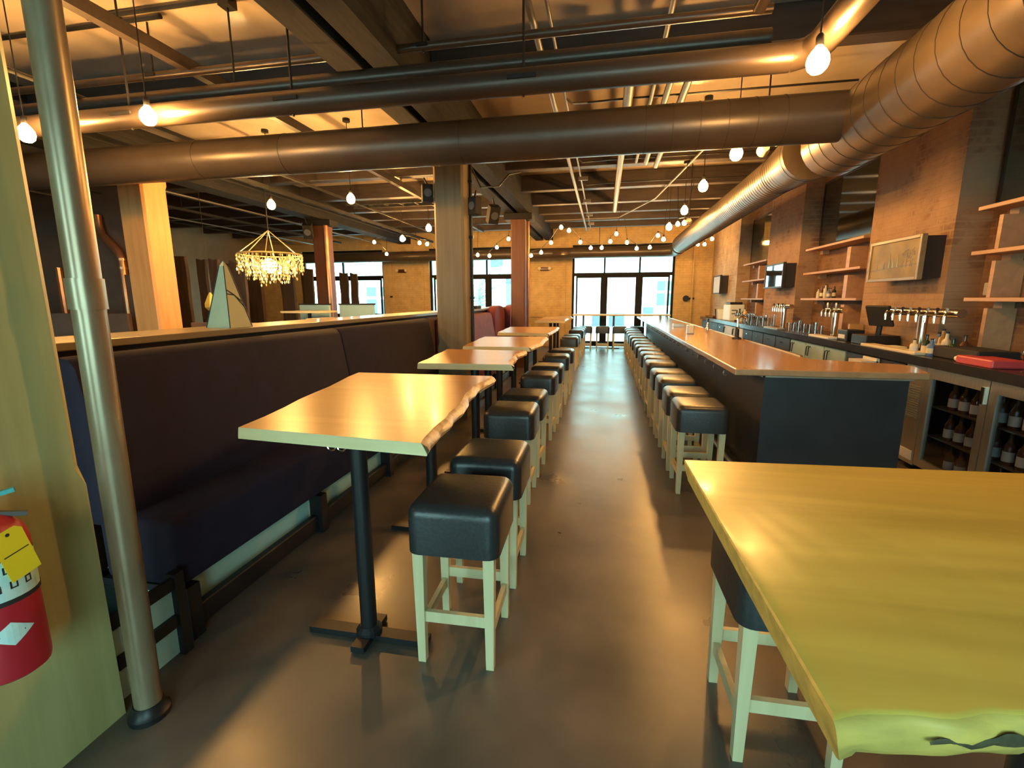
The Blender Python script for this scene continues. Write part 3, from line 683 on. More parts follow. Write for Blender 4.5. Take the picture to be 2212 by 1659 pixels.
# ------------------------------------------------------------------ back counter with cabinets
tag(MB().box(2.84, 3.3, 2.7, 15.0, .99, 1.07).box(3.3, 3.59, 2.7, 5.44, .99, 1.07).box(3.3, 3.59, 6.96, 9.19, .99, 1.07).box(3.3, 3.59, 10.86, 13.09, .99, 1.07).build('back_counter', M_COUNT), 'long black stone counter along the brick wall behind the bar', 'counter')
def cabinet(y0, y1, m, label, doors, hstyle):
    r = thing('back_bar_cabinet', (3.1, (y0+y1)/2, 0), label, 'cabinet', 'cabinets under the black back counter')
    MB().box(2.90, 3.29, y0+.005, y1-.005, .08, .985).build('carcass', M_BLACKM, r)
    MB().box(2.94, 3.29, y0+.01, y1-.01, 0, .08).build('plinth', M_BLACKM, r)
    n = doors; st = (y1-y0)/n
    for i in range(n):
        a, c = y0+i*st+.012, y0+(i+1)*st-.012
        if hstyle == 'drawer':
            d = MB().box(2.875, 2.9, a, c, .78, .97).bevel(.004, 1).build('drawer', m, r)
            MB().box(2.855, 2.875, (a+c)/2-.05, (a+c)/2+.05, .885, .90).build('handle', M_CHROME, d)
            d = MB().box(2.875, 2.9, a, c, .10, .76).bevel(.004, 1).build('door', m, r)
            MB().box(2.855, 2.875, c-.07, c-.05, .6, .72).build('handle', M_CHROME, d)
        else:
            d = MB().box(2.87, 2.9, a, c, .10, .97).bevel(.006, 1).build('door', m, r)
            hy = c-.12
            MB().tube([(2.87, hy-.03, .93), (2.845, hy-.035, .92), (2.84, hy-.03, .80), (2.84, hy+.03, .80), (2.845, hy+.035, .92), (2.87, hy+.03, .93)], .008, 6).build('handle', M_BLACK, d, smooth=True)
    return r
cabinet(5.12, 6.25, M_BARF, 'black cabinet under the back counter beside the glass fridge', 2, 'drawer')
cabinet(6.27, 8.0, M_TEAL, 'teal steel cooler with loop handles under the back counter', 3, 'loop')
cabinet(8.02, 10.6, M_BARF, 'black drawer cabinet under the back counter by the tap tower', 4, 'drawer')
cabinet(10.62, 12.2, M_GREYL, 'pale grey cabinet under the back counter near the coffee urn', 2, 'loop')
cabinet(12.22, 14.9, M_BARF, 'black cabinet under the back counter at the street end', 4, 'drawer')
# glass fridge
r = thing('bottle_fridge', (3.1, 3.9, 0), 'steel framed glass door fridge full of bottles under the counter', 'fridge')
FY0, FY1 = 2.72, 5.08
b = MB().box(3.24, 3.28, FY0, FY1, .06, .985); b.box(2.90, 3.24, FY0, FY0+.04, .06, .985); b.box(2.90, 3.24, FY1-.04, FY1, .06, .985); b.box(2.90, 3.24, FY0+.04, FY1-.04, .06, .10); b.box(2.90, 3.24, FY0+.04, FY1-.04, .94, .985)
b.build('carcass', M_FRGI, r)
for zz in (.36, .63): MB().box(2.93, 3.23, FY0+.05, FY1-.30, zz, zz+.012).build('shelf', M_STEEL, r)
pn = MB().box(2.865, 2.90, 4.80, FY1, .06, .985).bevel(.004, 1).build('side_panel', M_STEEL, r)
b = MB()
for k in range(14): b.box(2.862, 2.865, 4.84, 5.04, .50+.022*k, .512+.022*k)
b.build('vent', M_GREYB, pn)
MB().lathe([(.013, -.006), (.013, 0)], (2.865, 5.04, .43), 12, 'X').build('indicator_light', M_LED, pn)
MB().box(2.861, 2.865, 4.83, 5.05, .10, .19).build('name_plate', M_GREYL, pn)
for (a, c) in ((4.08, 4.79), (3.36, 4.07), (2.72, 3.35)):
    t = .07
    d = MB().box(2.865, 2.90, a, a+t, .08, .985).box(2.865, 2.90, c-t, c, .08, .985).box(2.865, 2.90, a+t, c-t, .08, .08+t).box(2.865, 2.90, a+t, c-t, .985-.09, .985).build('door', M_STEEL, r)
    MB().box(2.878, 2.886, a+t, c-t, .15, .895).build('pane', M_FGLASS, d)
    MB().box(2.845, 2.865, a+.02, a+.05, .80, .93).build('handle', M_CHROME, d)
for s_, zz in enumerate((.372, .642)):
    for k in range(16):
        y = 2.84+k*.125
        if y > 4.7: continue
        q = tag(MB().lathe([(.033, 0), (.036, .01), (.036, .135), (.031, .155), (.017, .175), (.013, .20), (.013, .245), (.015, .25)], (2.98, y, zz), 10).build('beer_bottle', M_BROWNG, smooth=True),
            'brown beer bottle with a pale label on the %s fridge shelf' % ('lower', 'upper')[s_], 'bottle', 'beer bottles on the %s fridge shelf' % ('lower', 'upper')[s_])
        MB().lathe([(.0365, .03), (.0365, .105)], (2.98, y, zz), 10, cap=False).build('label', M_GREYL, q, smooth=True)
for k in range(14):
    y = 2.84+k*.13
    if y > 4.7: continue
    q = tag(MB().lathe([(.033, 0), (.036, .01), (.036, .135), (.031, .155), (.017, .175), (.013, .20), (.013, .235)], (2.98, y, .10), 10).build('beer_bottle', M_BROWNG, smooth=True),
        'brown beer bottle with a pale label on the fridge floor', 'bottle', 'beer bottles on the fridge floor')
    MB().lathe([(.0365, .03), (.0365, .105)], (2.98, y, .10), 10, cap=False).build('label', M_GREYL, q, smooth=True)

# ------------------------------------------------------------------ on the back counter
CT = 1.07
def tap_tower(y, ln, n, h, label, x=3.08, hh=.45):
    r = thing('beer_tap_tower', (x, y, CT), label, 'beer taps', 'chrome beer tap towers')
    MB().lathe([(.07, 0), (.07, .012), (.038, .02), (.038, h-.06)], (x, y, CT), 18).build('column', M_CHROME, r, smooth=True)
    MB().tube([(x, y-ln/2, CT+h-.03), (x, y+ln/2, CT+h-.03)], .04, 14).build('manifold', M_CHROME, r, smooth=True)
    for i in range(n):
        yy = y-ln/2+.05+(ln-.1)*i/(n-1)
        f = MB().tube([(x-.03, yy, CT+h-.03), (x-.09, yy, CT+h-.03), (x-.10, yy, CT+h-.06), (x-.10, yy, CT+h-.12)], .011, 8).build('faucet', M_CHROME, r, smooth=True)
        MB().lathe([(.007, 0), (.012, .02*hh/.45), (.014, .075*hh), (.009, .09*hh)], (x-.085, yy, CT+h-.02), 8).build('tap_handle', M_BLACK if i % 2 else M_STEEL, f, smooth=True)
    return r
tap_tower(5.32, 1.0, 8, .42, 'long chrome T-shaped beer tap tower before the landscape picture')
tap_tower(7.12, .46, 4, .40, 'short chrome beer tap tower below the shelf with small bottles', hh=1.0)
tap_tower(9.0, .62, 6, .42, 'chrome beer tap tower rising behind the cluster of glasses')
tag(MB().box(2.86, 3.0, 5.0, 5.95, CT, CT+.03).bevel(.006, 1).build('drip_tray', M_CREAMP), 'long pale drip tray in front of the long tap tower', 'tray')
tag(MB().box(2.86, 3.0, 6.75, 7.35, CT, CT+.03).bevel(.006, 1).build('drip_tray', M_GREYL), 'short pale drip tray in front of the short tap tower', 'tray')
tag(MB().box(2.86, 3.0, 8.6, 9.3, CT, CT+.03).bevel(.006, 1).build('drip_tray', M_STEEL), 'steel drip tray in front of the tower by the glasses', 'tray')
# till
r = thing('cash_register', (3.1, 6.1, CT), 'black till with a tilted screen on the back counter', 'till')
MB().box(2.93, 3.27, 5.98, 6.32, CT, CT+.11).bevel(.008, 1).build('cash_drawer', M_BLACK, r)
b = MB().box(-.15, .15, -.016, .016, -.12, .12).bevel(.008, 1)
R_ = Matrix.Rotation(-PI/2+.35, 4, 'Z') @ Matrix.Rotation(.35, 4, 'X')
for v in b.bm.verts: v.co = R_ @ v.co + Vector((3.05, 6.02, CT+.33))
b.build('screen', M_BLACKM, r)
MB().tube([(3.1, 6.1, CT+.11), (3.1, 6.08, CT+.28)], .03, 8).build('screen_stand', M_BLACK, r)
r = thing('receipt_printer', (3.05, 6.62, CT), 'near-black box printer beside the till', 'printer')
MB().box(2.96, 3.16, 6.50, 6.74, CT, CT+.14).bevel(.01, 2).build('housing', M_BLACK, r)
MB().box(2.955, 2.96, 6.54, 6.70, CT+.03, CT+.08).build('front_plate', M_GREYL, r)
tag(MB().box(3.02, 3.2, 5.72, 5.92, CT, CT+.012).build('notepad', M_WHITE), 'white notepad lying beside the till', 'notepad')
tag(MB().box(3.12, 3.28, 6.8, 6.84, CT, CT+.2).box(3.12, 3.28, 6.8, 6.98, CT, CT+.01).build('amber_card_holder', M_AMBER), 'amber card holder between the printer and short tap tower', 'card holder')
# trays, boxes
r = thing('black_tray', (3.05, 4.75, CT), 'low black bin behind the red plastic tray', 'bin')
MB().box(2.98, 3.28, 4.42, 4.98, CT, CT+.10).bevel(.01, 1).build('body', M_BLACKM, r)
r = thing('red_tray', (2.98, 4.32, CT), 'red plastic tray on the back counter over the fridge', 'tray')
MB().box(2.88, 3.1, 4.12, 4.50, CT, CT+.065).bevel(.012, 2).build('body', M_REDTR, r)
MB().box(2.90, 3.08, 4.50, 4.56, CT+.01, CT+.05).bevel(.015, 2).build('lid_tab', M_CREAMP, r)
# bottle & glass kits
def bottle(x, y, z, h, rad, m, label, group, name='bottle', cap=None):
    q = MB().lathe([(rad*.92, 0), (rad, h*.03), (rad, h*.58), (rad*.82, h*.65), (rad*.42, h*.72), (rad*.36, h*.93)], (x, y, z), 12).build(name, m, smooth=True)
    tag(q, label, 'bottle', group)
    MB().lathe([(rad*.4, h*.93), (rad*.4, h)], (x, y, z), 10).build('cap', cap or M_BLACK, q, smooth=True)
    MB().lathe([(rad*1.01, h*.15), (rad*1.01, h*.45)], (x, y, z), 12, cap=False).build('label', M_CREAMP if m is not M_CREAMP else M_GREYL, q, smooth=True)
    return q
def glass(x, y, z, h, rad, label, group, stem=False):
    if stem: pr = [(rad*.8, 0), (rad*.8, .004), (.006, .01), (.005, h*.45), (rad*.7, h*.55), (rad, h*.75), (rad*.85, h), (rad*.82, h), (rad*.95, h*.75), (rad*.66, h*.56), (.001, h*.5)]
    else: pr = [(rad*.75, 0), (rad, h), (rad*.95, h), (rad*.7, .008), (.001, .008)]
    q = MB().lathe(pr, (x, y, z), 12, cap=False).build('drinking_glass', M_CLEAR, smooth=True)
    return tag(q, label, 'glass', group)
cols = [(M_BLUEB, 'blue'), (M_DARKG, 'dark green'), (M_CREAMP, 'cream'), (M_AMBER, 'amber'), (M_BROWNG, 'brown'), (M_DARKG, 'dark green'), (M_CREAMP, 'cream'), (M_BLUEB, 'blue')]
for k, (x, y, h) in enumerate(((2.98, 4.98, .16), (3.0, 5.09, .19), (3.12, 5.02, .22), (3.16, 5.14, .24), (3.2, 4.92, .20), (3.10, 4.90, .17), (2.95, 5.17, .14), (3.2, 5.26, .2))):
    m, cn = cols[k]
    bottle(x, y, CT, h, .034, m, '%s bottle, %s in the cluster beside the long tap tower' % (cn, ORD[k]), 'bottles beside the long tap tower')
for k, (x, y) in enumerate(((3.0, 3.98), (3.1, 3.9), (3.2, 4.05), (3.16, 3.78), (2.98, 3.8))):
    glass(x, y, CT, .15, .04, 'stemmed glass over the fridge beside the red tray', 'stemmed glasses beside the red tray', True)
rnd = random.Random(5)
for k in range(26):
    y = 9.55+(k//2)*.155+rnd.uniform(-.02, .02); x = 2.96+(k % 2)*.14+rnd.uniform(-.02, .02)
    glass(x, y, CT, rnd.choice((.17, .2, .23)), .042, 'clear glass in the cluster behind the chrome tap tower', 'clear glasses behind the tap tower', k % 4 == 0)
for k in range(12):
    y = 7.5+k*.1; x = 3.0+(k % 2)*.12
    glass(x, y, CT, .13 if k % 3 else .17, .036, 'small tumbler between the two tap towers', 'small tumblers between tap towers')
for k, (x, y, h, m, cn) in enumerate(((3.0, 11.45, .30, M_DARKG, 'dark green'), (3.1, 11.3, .28, M_AMBER, 'amber'), (2.98, 11.15, .24, M_AMBER, 'amber'), (3.15, 11.6, .31, M_CREAMP, 'cream'), (3.02, 11.75, .26, M_BROWNG, 'brown'))):
    bottle(x, y, CT, h, .045, m, '%s bottle, %s of the five beside the white urn' % (cn, ORD[k]), 'bottles beside the white urn')
r = thing('coffee_machine', (3.08, 12.35, CT), 'white box coffee machine on the back counter at the street end', 'coffee machine')
MB().box(2.94, 3.26, 12.05, 12.7, CT, CT+.38).bevel(.02, 2).build('housing', M_WHITE, r)
MB().box(2.96, 3.24, 12.15, 12.6, CT+.38, CT+.44).bevel(.015, 1).build('lid', M_BLACK, r)
for zz in (.16, .24): MB().box(2.98, 3.10, 12.045, 12.05, CT+zz, CT+zz+.02).build('vent', M_INK, r)
for k in range(3):
    b = MB().box(-.006, .006, -.1, .1, 0, .26)
    R_ = Matrix.Rotation(.6, 4, 'X')
    b = MB().box(-.1, .1, -.008, .008, 0, .28)
    for v in b.bm.verts: v.co = Matrix.Rotation(-.45, 4, 'X') @ v.co + Vector((3.0, 12.98+k*.16, CT))
    tag(b.build('menu_card', (M_WHITE, M_GREYL, M_BROWNG)[k]), '%s menu leaning beside the white coffee machine' % ('white', 'grey', 'dark brown')[k], 'menu', 'menus beside the coffee machine')
tag(MB().box(2.9, 3.28, 13.6, 14.6, CT, CT+.06).bevel(.01, 1).build('dark_tray', M_BROWNG), 'dark brown tray at the street end of the back counter', 'tray')
# items behind the bar on the cabinet ledge
tag(MB().box(2.70, 2.86, 5.55, 5.82, .80, .84).box(2.70, 2.86, 5.55, 5.82, .90, .94).box(2.84, 2.87, 5.55, 5.82, .78, .97).build('paper_holder', M_GREYL), 'pale paper holder hung on the black cabinet by the fridge', 'paper holder')

# on the bar top
def holder(x, y, w_, d, h, m, label, name, cat, grp=None):
    return tag(MB().box(x-w_/2, x+w_/2, y-d/2, y+d/2, 1.07, 1.07+h).bevel(.006, 1).build(name, m), label, cat, grp)
r = thing('napkin_dispenser', (1.30, 7.55, 1.07), 'steel napkin dispenser standing on the bar top', 'napkin dispenser')
MB().box(1.25, 1.35, 7.5, 7.62, 1.07, 1.205).bevel(.01, 2).build('body', M_STEEL, r)
MB().box(1.265, 1.335, 7.495, 7.5, 1.09, 1.19).build('face_plate', M_CREAMP, r)
MB().box(1.29, 1.31, 7.55, 7.58, 1.205, 1.225).build('napkin', M_WHITE, r)
holder(1.40, 9.4, .2, .16, .06, M_STEEL, 'low steel caddy on the bar beyond the napkin dispenser', 'condiment_caddy', 'caddy')
for k, (x, y) in enumerate(((1.30, 11.6), (1.42, 11.75), (1.36, 11.95), (1.52, 12.1), (1.48, 11.5))):
    glass(x, y, 1.07, .13, .04, 'clear tumbler at the street end of the bar top', 'clear tumblers on the bar top')
r = thing('bar_faucet', (1.74, 6.68, 1.07), 'dark goose-neck faucet on the inner edge of the bar', 'faucet')
MB().lathe([(.06, 0), (.06, .015), (.028, .03), (.024, .16)], (1.74, 6.68, 1.07), 14).build('base', M_BLACK, r, smooth=True)
MB().tube([(1.74, 6.68, 1.2), (1.74, 6.68, 1.33), (1.76, 6.68, 1.37), (1.80, 6.68, 1.375), (1.84, 6.68, 1.35), (1.845, 6.68, 1.30)], .014, 8).build('spout', M_CHROME, r, smooth=True)
MB().tube([(1.74, 6.62, 1.2), (1.72, 6.55, 1.25)], .008, 6).build('lever', M_CHROME, r)
r = thing('soda_gun', (1.76, 8.6, 1.07), 'small soda gun in its holder on the inner bar edge', 'soda gun')
MB().lathe([(.03, 0), (.03, .03), (.018, .05), (.018, .13)], (1.76, 8.6, 1.07), 10).build('holder', M_CHROME, r, smooth=True)
MB().box(1.745, 1.775, 8.58, 8.64, 1.2, 1.26).build('head', M_BLACK, r)

# ------------------------------------------------------------------ shelves and pictures on the brick wall
def shelf_set(y0, y1, yu, label_, th=.05):
    for zz, nm in ((2.37, 'top'), (1.98, 'middle'), (1.565, 'bottom')):
        r = thing('wall_shelf', (3.45, (y0+y1)/2, zz), '%s wooden shelf %s' % (nm, label_), 'shelf', 'wooden shelves behind the bar')
        MB().box(3.30, 3.59, y0, y1, zz, zz+.035).bevel(.004, 1).build('board', M_SHELF, r)
        for y in (y0+.12, y1-.12): MB().box(3.5, 3.595, y-.05, y+.05, zz-.06, zz).build('bracket', M_SHELF, r)
    r = thing('shelf_upright', (3.56, yu, CT), 'wooden upright board carrying the shelves %s' % label_, 'upright')
    for a, c in ((CT, 1.505), (1.60, 1.92), (2.015, 2.31)):
        MB().box(3.37, 3.595, yu-th, yu+th, a, c).build('board', M_SHELF, r)
shelf_set(3.2, 5.18, 5.0, 'in the recess above the red tray', .022)
shelf_set(7.12, 8.95, 7.62, 'in the recess under the wide dark mirror')
shelf_set(10.95, 12.6, 11.6, 'in the recess under the small mirror')
for (a, c, lab) in ((7.0, 9.15, 'wide dark mirror above the shelves beside the landscape picture'), (10.9, 13.05, 'mirror above the shelves by the pale brick pier'), (2.7, 5.40, 'dark mirror above the shelves over the fridge')):
    r = thing('wall_mirror', (3.58, (a+c)/2, 2.43), lab, 'mirror', 'mirrors above the back bar shelves')
    MB().box(3.575, 3.597, a+.04, c-.04, 2.45, 3.45).build('mirror_glass', M_MIRROR, r)
    MB().box(3.57, 3.598, a, a+.04, 2.41, 3.49).box(3.57, 3.598, c-.04, c, 2.41, 3.49).box(3.57, 3.598, a+.04, c-.04, 3.45, 3.49).box(3.57, 3.598, a+.04, c-.04, 2.41, 2.45).build('frame', M_DBOX, r)
for k in range(8):
    m, cn = cols[k]
    bottle(3.38+(k % 2)*.1, 8.12+k*.06, 1.60, .15+.03*(k % 3), .026, m, '%s small bottle, %s in the group under the wide mirror' % (cn, ORD[k]), 'small bottles on the bottom shelf')
def framed(y0, y1, z0, z1, xf, m, label, name, cat):
    r = thing(name, (3.3, (y0+y1)/2, z0), label, cat, 'deep framed pictures on the brick piers')
    t = .035
    MB().box(xf+.02, 3.3, y0+.02, y1-.02, z0+.02, z1-.02).build('box', M_DBOX, r)
    MB().box(xf, xf+.05, y0, y0+t, z0, z1).box(xf, xf+.05, y1-t, y1, z0, z1).box(xf, xf+.05, y0+t, y1-t, z0, z0+t).box(xf, xf+.05, y0+t, y1-t, z1-t, z1).bevel(.004, 1).build('frame', M_LEDGE if m is M_ART else M_DBOX, r)
    p = MB().box(xf+.012, xf+.02, y0+t, y1-t, z0+t, z1-t).build('picture', m, r)
    return r, p
r, p = framed(5.52, 6.46, 1.78, 2.23, 3.08, M_ART, 'deep framed ochre landscape print with trees on the brick pier', 'framed_picture', 'picture')
b = MB(); x = 3.0905
b.prism([(6.42, 1.90), (5.56, 1.94), (5.56, 1.945), (6.0, 1.925), (6.42, 1.908)], x, x+.001, 'X')
rnd = random.Random(9)
for k in range(9):
    y = 5.65+rnd.random()*.7; h = rnd.uniform(.04, .12); b.prism([(y-.006, 1.92), (y+.006, 1.92), (y, 1.92+h)], x, x+.001, 'X')
b.build('tree_line', M_ARTD, p)
b = MB()
for y, h, wd in ((5.98, .10, .04), (6.05, .15, .03), (5.90, .13, .03)): b.prism([(y-wd/2, 1.925), (y+wd/2, 1.925), (y, 1.925+h)], x-.001, x, 'X')
b.build('firs', M_ARTG, p)
b = MB()
for k in range(60): 
    a = rnd.uniform(0, 6.28); q = rnd.uniform(0, .1); y, zz = 5.72+q*math.cos(a), 2.03+q*.8*math.sin(a)
    b.bar((x, y, zz), (x, y+rnd.uniform(-.04, .04), zz+rnd.uniform(-.02, .04)), .001, .003)
b.build('branches', M_ARTD, p)
framed(9.25, 10.22, 1.78, 2.23, 3.08, M_MIRRORB, 'deep black framed TV with mirror screen reflecting the white windows on the brick pier', 'mirror_screen_tv', 'mirror')  # a TV, its screen made a mirror to show bright window reflections
framed(13.9, 14.75, 1.72, 2.23, 3.08, M_GREYL, 'deep framed pale grey print on the pale brick pier', 'framed_picture', 'picture')
tag(MB().box(3.28, 3.3, 5.2, 5.9, 1.70, 1.712).build('wall_cable', M_PIPE), 'thin cable strip along the brick under the landscape picture', 'cable') if False else None
r = thing('wall_outlet', (3.597, 5.05, 1.66), 'small pale switch box with a cable on the recess brick', 'switch box')
MB().box(3.57, 3.598, 5.30, 5.37, 1.62, 1.74).bevel(.006, 1).build('housing', M_GREYL, r)
MB().tube([(3.59, 5.335, 1.74), (3.59, 5.335, 1.9)], .006, 6).build('cable', M_PIPE, r)

# ------------------------------------------------------------------ emergency lights and boxes on the far wall
for i, x in enumerate((-1.98, -7.05)):
    r = thing('emergency_light', (x, WY-.06, 2.53), ('twin-lamp emergency light on the ochre pier beside the glazed doors', 'twin-lamp emergency light on the ochre pier between the far windows')[i], 'emergency light', 'emergency lights')
    MB().box(x-.15, x+.15, WY-.07, WY, 2.52, 2.64).bevel(.02, 2).build('housing', M_BROWNG, r)
    for d in (-.17, .17): MB().lathe([(.05, -.10), (.055, -.06), (.04, -.02), (.02, 0)], (x+d, WY-.03, 2.60), 12, 'Y').build('lamp_head', M_CREAMP, r, smooth=True)
tag(MB().box(-7.55, -7.45, WY-.05, WY, 1.66, 1.72).build('outlet', M_BLACK), 'small black outlet on the ochre pier between the windows', 'outlet')
r = thing('fire_bell', (2.55, WY-.08, 1.55), 'black round valve on the ochre wall beside the glazed doors', 'valve')
MB().lathe([(.09, -.10), (.10, -.06), (.05, -.03), (.05, 0)], (2.55, WY, 1.60), 16, 'Y').build('body', M_BLACK, r, smooth=True)
MB().tube([(2.62, WY-.05, 1.6), (2.8, WY-.05, 1.6)], .03, 8).build('outlet_pipe', M_BLACK, r)
tag(MB().tube([(2.72, WY-.06, 0), (2.72, WY-.06, 3.7)], .035, 10).build('drain_pipe', M_BRICKF), 'vertical ochre pipe on the wall beside the glazed doors', 'pipe')

# ------------------------------------------------------------------ ducts
def duct_obj(name, pts, rad, m, label, seams, parent_label=None, n=28, cap=True):
    p0 = Vector(pts[0]); r = thing(name, p0, label, 'duct', 'round ventilation ducts')
    MB().tube(pts, rad, n, cap=cap).build('tube', m, r, smooth=True)
    for c, d, rr in seams:
        c, d = Vector(c), Vector(d).normalized()
        MB().tube([c-d*.0022, c+d*.0022], rr+.003, n).build('seam', M_SEAM, r, smooth=True)
    return r
DY, DZ, DR = 4.6, 3.06, .19
duct_obj('air_duct', [(-12.5, DY, DZ), (2.1, DY, DZ)], DR, M_DUCT, 'black round duct crossing the whole room above the tables', [((x, DY, DZ), (1, 0, 0), DR) for x in [-4.2, -3.2, -1.35]+[.3+.22*i for i in range(6)]])
AX, AZ, AR = 2.1, 3.04, .30
duct_obj('air_duct', [(AX, -2.9, AZ), (AX, 5.26, AZ)], AR, M_DUCTR, 'wide bronze duct overhead at the bar corner', [((AX, .9+.19*i, AZ), (0, 1, 0), AR) for i in range(23)])
FX, FZ, FR = 2.06, 3.10, .235
rr = duct_obj('air_duct', [(FX, 5.68, FZ), (FX, 5.9, FZ), (FX, 6.6, FZ), (FX, 14.3, FZ)], [.285, .28, FR, FR], M_DUCTR, 'ribbed bronze duct running over the bar to the street windows', [((FX, 5.76+.085*i, FZ), (0, 1, 0), FR if i > 9 else .283-.0045*i) for i in range(99)])
MB().tube([(FX, 5.22, FZ), (FX, 5.70, FZ)], .12, 20).build('sleeve', M_SEAM, rr)
duct_obj('air_duct', [(FX, 14.5, FZ-.05), (FX, 14.8, FZ-.07), (FX-.05, 15.05, FZ-.09), (FX-.35, 15.15, FZ-.1), (FX-.8, 15.15, FZ-.1), (-12.5, 15.15, FZ-.1)], [.2, .19, .18, .17, .165, .165], M_DUCT, 'dark duct along the top of the street windows', [((x, 15.15, FZ-.1), (1, 0, 0), .165) for x in (-.9, -3.2, -6.4)])
for x in (-9.5, -5.0, -.2):
    tag(MB().tube([(x, 15.15, FZ+.06), (x, 15.15, 3.75)], .008, 6).box(x-.02, x+.02, 15.0, 15.3, FZ+.055, FZ+.07).build('duct_hanger', M_BLACK), 'thin hanger of the dark window duct, %s' % {-9.5: 'above the lounge window', -5.0: 'above the middle window', -.2: 'above the glazed doors'}[x], 'hanger', 'duct hangers')
r = thing('duct_grille', (-1.35, 15.0, 2.98), 'dark rectangular grille on the duct over the ochre pier', 'grille')
MB().box(-1.62, -1.1, 14.97, 15.0, 2.93, 3.06).build('plate', M_BLACKM, r)
b = MB()
for k in range(5): b.box(-1.6, -1.12, 14.96, 14.97, 2.94+.024*k, 2.95+.024*k)
b.build('louvres', M_BROWNG, r)

# ------------------------------------------------------------------ ceiling pipes, rails, conduits
def pipe(name, pts, rad, m, label, cat='pipe', clamps=(), grp='ceiling pipes and conduits', n=10):
    r = thing(name, pts[0], label, cat, grp)
    MB().tube(pts, rad, n).build('tube', m, r, smooth=True)
    for c in clamps:
        c = Vector(c); MB().tube([c+Vector((0, 0, -rad-.012)), c+Vector((0, 0, top(c.y)-c.z))], .009, 6).build('hanger_rod', M_BLACK, r)
        MB().box(c.x-rad-.015, c.x+rad+.015, c.y-rad-.015, c.y+rad+.015, c.z-.012, c.z+.012).build('clamp', M_BLACK, r)
    return r
SY, SZ = 3.54, 3.09
pipe('sprinkler_main', [(-12.5, SY, SZ), (1.10, SY, SZ)], .085, M_PIPED, 'thick black pipe crossing the ceiling ahead of the round duct', clamps=[(-3.9, SY, SZ), (-2.4, SY, SZ), (-.6, SY, SZ)], n=18)
pipe('sprinkler_branch', [(1.10, SY, SZ), (1.19, SY-.03, SZ+.01), (1.235, SY-.12, SZ+.02), (1.25, -2.5, SZ+.04)], .085, M_PIPED, 'thick pipe elbowing off the black cross pipe above the bar', n=18)
pipe('ceiling_pipe', [(.96, 3.8, 3.51), (.99, 3.6, 3.58), (.99, -2.5, 3.58)], .042, M_PIPED, 'thinner pipe beside the elbowed thick pipe')
pipe('conduit', [(-12, 4.0, 3.61), (1.1, 4.0, 3.61)], .033, M_PIPED, 'thin conduit crossing the ceiling behind the thick black pipe', 'conduit', clamps=[(-4.1, 4.0, 3.61), (-1.5, 4.0, 3.61)])
pipe('ceiling_pipe', [(-12, 3.82, 3.34), (1.05, 3.82, 3.34)], .06, M_PIPED, 'medium black pipe running just behind the thick black cross pipe')
pipe('conduit', [(-.60, -2.5, 3.68), (-.60, 15.3, 3.68)], .028, M_PIPE, 'pale conduit along the aisle ceiling, thicker of two', 'conduit')
pipe('conduit', [(-.47, -2.5, 3.69), (-.47, 15.3, 3.69)], .014, M_PIPE, 'thin pale conduit along the aisle ceiling beside a thicker one', 'conduit')
pipe('ceiling_pipe', [(.18, 4.72, 3.69), (.18, 12.1, 3.69)], .05, M_PIPE, 'fat pale pipe along the ceiling over the aisle')
for k, (x, rr_, y1) in enumerate(((.42, .022, 8.0), (.57, .035, 8.1), (.74, .04, 8.3))):
    pipe('ceiling_pipe', [(x, 4.72 if k else -2.5, 3.69), (x, y1, 3.69)], rr_, M_PIPE, ('thinnest', 'middle', 'thickest')[k]+' of three parallel pale pipes over the bar stools')
pipe('conduit', [(1.35, 7.4, 3.7), (1.0, 10.9, 3.7), (.3, 13.2, 3.7), (-1.66, 13.3, 3.7)], .016, M_PIPE, 'bent pale conduit over the far bar stools', 'conduit')
def rail(pts, w_, h, m, label):
    r = thing('strut_rail', pts[0], label, 'rail', 'ceiling strut rails')
    MB().bar(pts[0], pts[1], w_, h).build('channel', m, r)
    p0, p1 = Vector(pts[0]), Vector(pts[1])
    for t in (.15, .4, .65, .9):
        c = p0.lerp(p1, t); MB().tube([c, (c.x, c.y, 3.78)], .008, 6).build('hanger_rod', M_BLACK, r)
    return r
rail([(-3.72, -2.5, 3.66), (-3.72, 14.5, 3.66)], .08, .10, M_JOIST, 'dark strut rail hanging along the ceiling over the bench')
rail([(-5.6, 1.0, 3.45), (-5.6, 15.2, 3.45)], .06, .06, M_BEAM, 'grey strut rail along the lounge ceiling by the chandelier')
rail([(-8.9, 4.8, 3.5), (-8.9, 15.2, 3.5)], .05, .05, M_BEAM, 'grey strut rail along the lounge ceiling near the plaster wall')
for k, (x, z_) in enumerate(((-4.7, 3.4), (-5.2, 3.6), (-6.2, 3.55), (-7.5, 3.45), (-8.2, 3.6), (-10.0, 3.5), (-10.8, 3.55))):
    pipe('conduit', [(x, 2.0, z_), (x, 15.3, z_)], .018, M_PIPE if k % 2 else M_BEAM, 'slim conduit along the lounge ceiling, %s from the bench side' % ORD[k], 'conduit')
r = thing('cable_tray', (-4.4, 8.9, 3.42), 'ladder-like cable tray under the lounge ceiling', 'cable tray')
b = MB().bar((-5.0, 8.8, 3.42), (-2.9, 8.8, 3.42), .03, .05); b.bar((-5.0, 9.1, 3.42), (-2.9, 9.1, 3.42), .03, .05); b.build('side_rail', M_BEAM, r)
b = MB()
for k in range(7): b.box(-4.9+.32*k, -4.87+.32*k, 8.8, 9.1, 3.41, 3.43)
b.build('rung', M_BEAM, r)
